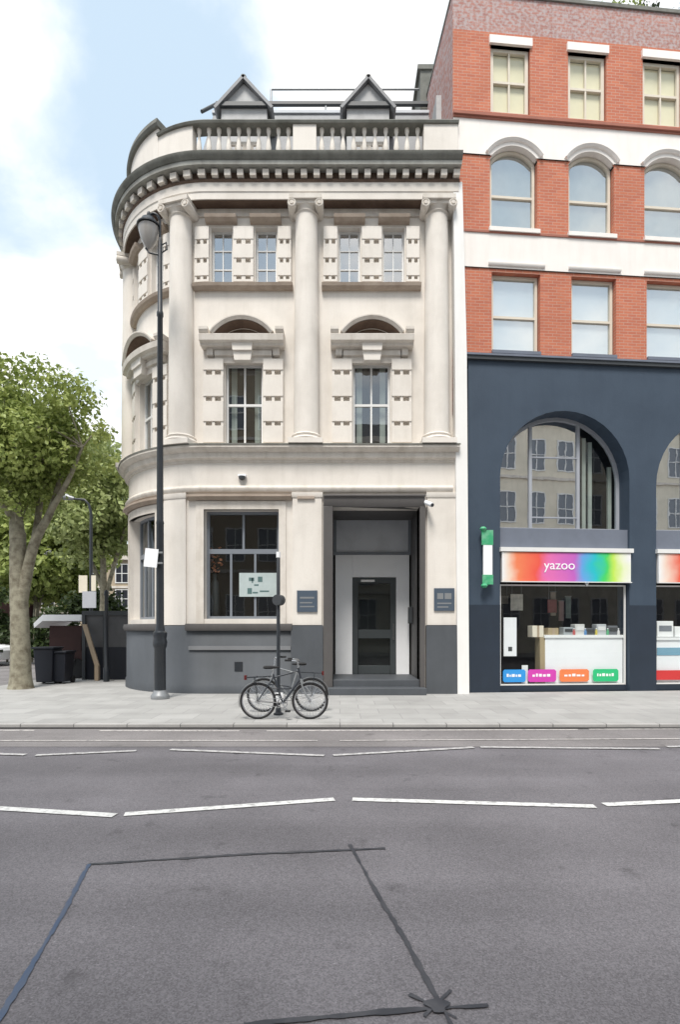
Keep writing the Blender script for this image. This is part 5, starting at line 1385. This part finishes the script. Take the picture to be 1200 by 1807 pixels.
# ------------------------------------------------------------------ left background: stall, bins, hoarding, street light, posts, van, houses
def at(px, py, Y): return ((px-600)*Y/F, Y, EYE+(HZ-py)*Y/F)
KYd = 17.5
kx0, kx1 = (86-600)*KYd/F, (148-600)*KYd/F
K = thing('market_stall', 'dark maroon stall with a flat white roof behind the mottled tree', 'stall', ((kx0+kx1)/2, KYd, 0))
hw = (kx1-kx0)/2; zk = EYE+(HZ-1096)*KYd/F
mb = MB(); mb.box(-hw, hw, 0, 1.4, .35, zk-.15); mb.build('body', M['maroon'], K, local=True, bevel=.02)
mb = MB()
fr = [(-hw-.35, -.25, zk-.22), (-hw-.05, -.3, zk), (hw+.05, -.3, zk), (hw+.05, -.3, zk+.2), (-hw-.05, -.3, zk+.2), (-hw-.37, -.25, zk-.08)]
bk_ = [(x, 1.6, z) for x, y, z in fr]; mb.poly(fr); mb.poly(list(reversed(bk_)))
for i in range(6): j = (i+1) % 6; mb.quad(fr[i], bk_[i], bk_[j], fr[j])
mb.build('roof', M['white'], K, local=True)
mb = MB(); mb.box(-hw+.1, hw-.1, -.02, .0, .9, 1.35); mb.build('hatch', M['maroon'], K, local=True)
for (dx) in (-.02, .28):
    MB().lathe((hw-.6+dx, -.1, .52), [(.0, 0), (.07, .02), (.08, .08), (.05, .14)], 10).build('lamp', M['chrome'], K, local=True)
for dx in (-hw+.25, hw-.25):
    MB().tube([(dx, -.08, .32), (dx, .08, .32)], .32, 18).build('wheel', M['tyre'], K, local=True)
def bin_(px, Y, h, w_, lab):
    x = (px-600)*Y/F; t = thing('wheelie_bin', lab, 'bin', (x, Y, 0), 0, 'dark wheelie bins by the stall')
    mb = MB(); a_, b_ = w_/2*.82, w_/2
    lo = [(-a_, -a_, .06), (a_, -a_, .06), (a_, a_, .06), (-a_, a_, .06)]; hi = [(-b_, -b_, h-.1), (b_, -b_, h-.1), (b_, b_, h-.1), (-b_, b_, h-.1)]
    mb.poly(list(reversed(lo))); mb.poly(hi)
    for i in range(4): j = (i+1) % 4; mb.quad(lo[i], lo[j], hi[j], hi[i])
    mb.build('body', M['plastic_dk'], t, local=True, bevel=.02)
    mb = MB(); mb.box(-b_-.03, b_+.03, -b_-.04, b_+.03, h-.1, h-.04); mb.build('lid', M['plastic_dk'], t, local=True, bevel=.015)
    for s_ in (-1, 1): MB().tube([(s_*(a_-.02), a_-.02, .1), (s_*(a_+.05), a_-.02, .1)], .1, 12).build('wheel', M['tyre'], t, local=True)
bin_(84, 15.8, 1.12, .56, 'navy black wheelie bin beside the tree trunk')
bin_(106, 15.9, 1.0, .58, 'black wheelie bin between the tree side bin and the stall')
# hoarding / railing wall
HY = 17.0; hx0, hx1 = (148-600)*HY/F, (236-600)*HY/F
H = thing('street_hoarding', 'dark hoarding with grey upper panels running to the rounded corner', 'fence', ((hx0+hx1)/2, HY, 0)); hw = (hx1-hx0)/2
htop = EYE+(HZ-1078)*HY/F; hm = EYE+(HZ-1142)*HY/F
mb = MB(); mb.box(-hw, hw, 0, .1, 0, hm); mb.build('lower_boards', M['plastic_dk'], H, local=True)
mb = MB(); mb.box(-hw, hw, .01, .08, hm+.002, htop-.14); mb.build('upper_panel', mat('grey_panel', (.10, .10, .105), .6, var=.2), H, local=True)
mb = MB(); mb.box(-hw-.05, hw, -.06, .16, htop-.14, htop); mb.build('cap_rail', M['frame_dark'], H, local=True)
for f_ in (0, .42, .95): mb = MB(); mb.box(-hw+2*hw*f_-.05, -hw+2*hw*f_+.05, -.05, -.002, 0, htop-.14); mb.build('post', M['frame_dark'], H, local=True)
PL = thing('leaning_plank', 'pale timber plank leaning against the dark hoarding', 'plank', at(147, 1110+85, 16.7)[:2]+(0,))
p0 = Vector((.42, 0, .02+.45)); p1 = Vector((-.02, .1, 1.75))
mb = MB(); v0 = Vector((.07, 0, 0)); v1 = Vector((0, .03, 0))
q = [p0-v0-v1, p0+v0-v1, p0+v0+v1, p0-v0+v1]; w4 = [p1-v0-v1, p1+v0-v1, p1+v0+v1, p1-v0+v1]
mb.poly([tuple(a) for a in reversed(q)]); mb.poly([tuple(a) for a in w4])
for i in range(4): j = (i+1) % 4; mb.quad(tuple(q[i]), tuple(q[j]), tuple(w4[j]), tuple(w4[i]))
mb.build('board', M['wood'], PL, local=True)
mb = MB(); mb.box(.36, .48, -.06, .06, 0, .47); mb.build('foot_block', M['wood'], PL, local=True)
# street light with arm
SY = 21.0; s_x = (160-600)*SY/F; SZ = lambda py: EYE+(HZ-py)*SY/F
SLt = thing('street_lamp', 'slender dark street light with its arm reaching left under the trees', 'street lamp', (s_x, SY, 0))
dx = (128-160)*SY/F
MB().tube([(0, 0, 0), (0, 0, SZ(905)), (-.08, 0, SZ(890)), (-.25, 0, SZ(882)), (dx, 0, SZ(880))], [.08, .055, .05, .045, .04], 10).build('pole', M['iron'], SLt, local=True)
mb = MB(); x1 = (94-160)*SY/F
mb.tube([(dx+.05, 0, SZ(880)), (dx-.25, 0, SZ(877)), (x1, 0, SZ(876))], [.06, .13, .09], 12); mb.build('lamp_head', M['greymetal'], SLt, local=True)
mb = MB(); sgn = thing('back_of_road_sign', 'pale road sign boards mounted on the slender street light', 'sign', (s_x, SY-.1, SZ(1073)))
u_ = SY/F
mb.box(-19*u_, -4*u_, -.03, 0, 27*u_, 57*u_); mb.box(3*u_, 11*u_, -.03, 0, 30*u_, 57*u_); mb.build('upper_boards', M['cream'], sgn, local=True)
mb = MB(); mb.box(-12*u_, 12*u_, -.06, -.035, 0, 29*u_); mb.build('lower_board', mat('grey_board', (.45, .46, .5), .5), sgn, local=True)
bp = thing('bollard_post', 'dark green post standing before the hoarding near the corner', 'post', at(187, 1110, 16.4)[:2]+(0,))
MB().lathe((0, 0, 0), [(.09, 0), (.09, .4), (.055, .45), (.05, EYE+(HZ-1052)*16.4/F), (.07, EYE+(HZ-1050)*16.4/F), (.06, EYE+(HZ-1044)*16.4/F), (.02, EYE+(HZ-1041)*16.4/F)], 12).build('shaft', M['iron'], bp, local=True)
# white car at the far left
VY = 25.0
V = thing('parked_car', 'white hatchback car seen past the left of the mottled tree trunk', 'car', ((-62-600)*VY/F, VY, 0))
V.location.z = -.09
mb = MB(); pr = [(-2.0, .3), (2.0, .28), (2.05, .7), (1.95, .88), (1.15, .98), (.5, 1.42), (-.4, 1.50), (-1.5, 1.44), (-1.95, 1.0)]
mb.poly([(x, -.85, z) for x, z in pr]); mb.poly([(x, .85, z) for x, z in reversed(pr)])
for i in range(9): j = (i+1) % 9; mb.quad((pr[i][0], -.85, pr[i][1]), (pr[i][0], .85, pr[i][1]), (pr[j][0], .85, pr[j][1]), (pr[j][0], -.85, pr[j][1]))
mb.build('body', M['white'], V, local=True, bevel=.05)
for q in ([(-.35, .95), (.95, .98), (.42, 1.36), (-.35, 1.42)], [(-1.7, .98), (-.45, .95), (-.45, 1.42), (-1.42, 1.38)]):
    mb = MB(); mb.poly([(x, -.862, z) for x, z in q]); mb.build('side_window', M['plastic_dk'], V, local=True, smooth=0)
for x in (-1.25, 1.3):
    w1 = MB().tube([(x, -.87, .31), (x, -.66, .31)], .31, 22).build('wheel', M['tyre'], V, local=True); MB().tube([(x, -.885, .31), (x, -.868, .31)], .18, 16).build('rim', M['greymetal'], w1, local=True)
mb = MB(); mb.box(1.97, 2.07, -.8, -.5, .62, .76); mb.build('headlight', M['chrome'], V, local=True)
# houses
def house(name, label, cat, x0, x1, y0, depth, h, wallm, nx, nz, winw, winh, z0=1.0, face=-1, group=None, framem='frame_white', glassm='glassdk', cornice=True):
    t = thing(name, label, cat, ((x0+x1)/2, y0, 0), 0, group); w_ = x1-x0
    ys = (0, depth) if face < 0 else (-depth, 0)
    mb = MB(); mb.box(-w_/2, w_/2, ys[0], ys[1], 0, h); mb.build('wall', M[wallm], t, local=True)
    f0 = 0.0
    if cornice:
        mb = MB(); mb.box(-w_/2-.1, w_/2+.1, ys[0]-.3, ys[1]+.3, h+.001, h+.35); mb.build('cornice', M['stone2'], t, local=True)
        mb = MB(); mb.box(-w_/2+.3, w_/2-.3, ys[0]+.4, ys[1]-.4, h+.351, h+1.4); mb.build('roof', M['slate'], t, local=True)
    for k in range(1, nz):
        mb = MB(); zc = z0+(h-z0)*k/nz-.25; mb.box(-w_/2, w_/2, min(0, face*.12), max(0, face*.12), zc, zc+.18); mb.build('string_course', M['stone2'], t, local=True)
    fm = gm = None
    for i in range(nx):
        for k in range(nz):
            xc = -w_/2+w_*(i+.5)/nx; zc = z0+(h-z0)*(k+.12)/nz
            if fm is None:
                mb = MB(); e = .08
                for (a, b, c, d_) in ((-winw/2-e, winw/2+e, -e, 0), (-winw/2-e, winw/2+e, winh, winh+e), (-winw/2-e, -winw/2, 0, winh), (winw/2, winw/2+e, 0, winh), (-.03, .03, 0, winh), (-winw/2, winw/2, winh/2-.03, winh/2+.03)):
                    mb.box(a, b, .03*face-.03, .03*face+.03, c, d_)
                fo = mb.build('window', M[framem], t, local=True); fm = fo.data
                mb = MB(); mb.box(-winw/2, winw/2, face*.012-.008, face*.012+.008, 0, winh); go = mb.build('pane', M['frame_grey'] if h > 12 else M['plastic_dk'], fo, local=True); gm = go.data
                fo.location = (xc, 0, zc)
            else:
                fo2 = fo.copy(); COL.objects.link(fo2); fo2.parent = t; fo2.location = (xc, 0, zc); go2 = go.copy(); COL.objects.link(go2); go2.parent = fo2
    return t
house('distant_house', 'pale house glimpsed between tree leaves beside the rounded corner', 'house', -26, -15.5, 46, 8, 7.5, 'tanstone', 5, 3, 1.0, 1.5, group='houses beyond the trees')
house('distant_house', 'dark brown block behind the mottled tree at the left edge of the photo', 'house', -40, -26.5, 42, 8, 9.5, 'maroon', 5, 3, 1.1, 1.6, group='houses beyond the trees')
# the other side of the street (it shows in the window glass)
g_ = 'buildings across the road mirrored in the glass'
house('terraced_building', 'cream terraced building mirrored in the tall arched window', 'building', -3.5, 9.5, -7.0, 9, 13.5, 'cream', 6, 4, 1.1, 2.0, 1.2, 1, g_)
house('terraced_building', 'tan stone building mirrored in the first floor windows of the cream building', 'building', -16, -3.6, -7.0, 9, 18.2, 'tanstone', 6, 4, 1.1, 2.0, 1.2, 1, g_)
house('terraced_building', 'long cream building mirrored in the arch at the right edge', 'building', 9.6, 40, -7.0, 9, 15.8, 'cream', 14, 4, 1.1, 2.0, 1.2, 1, g_)
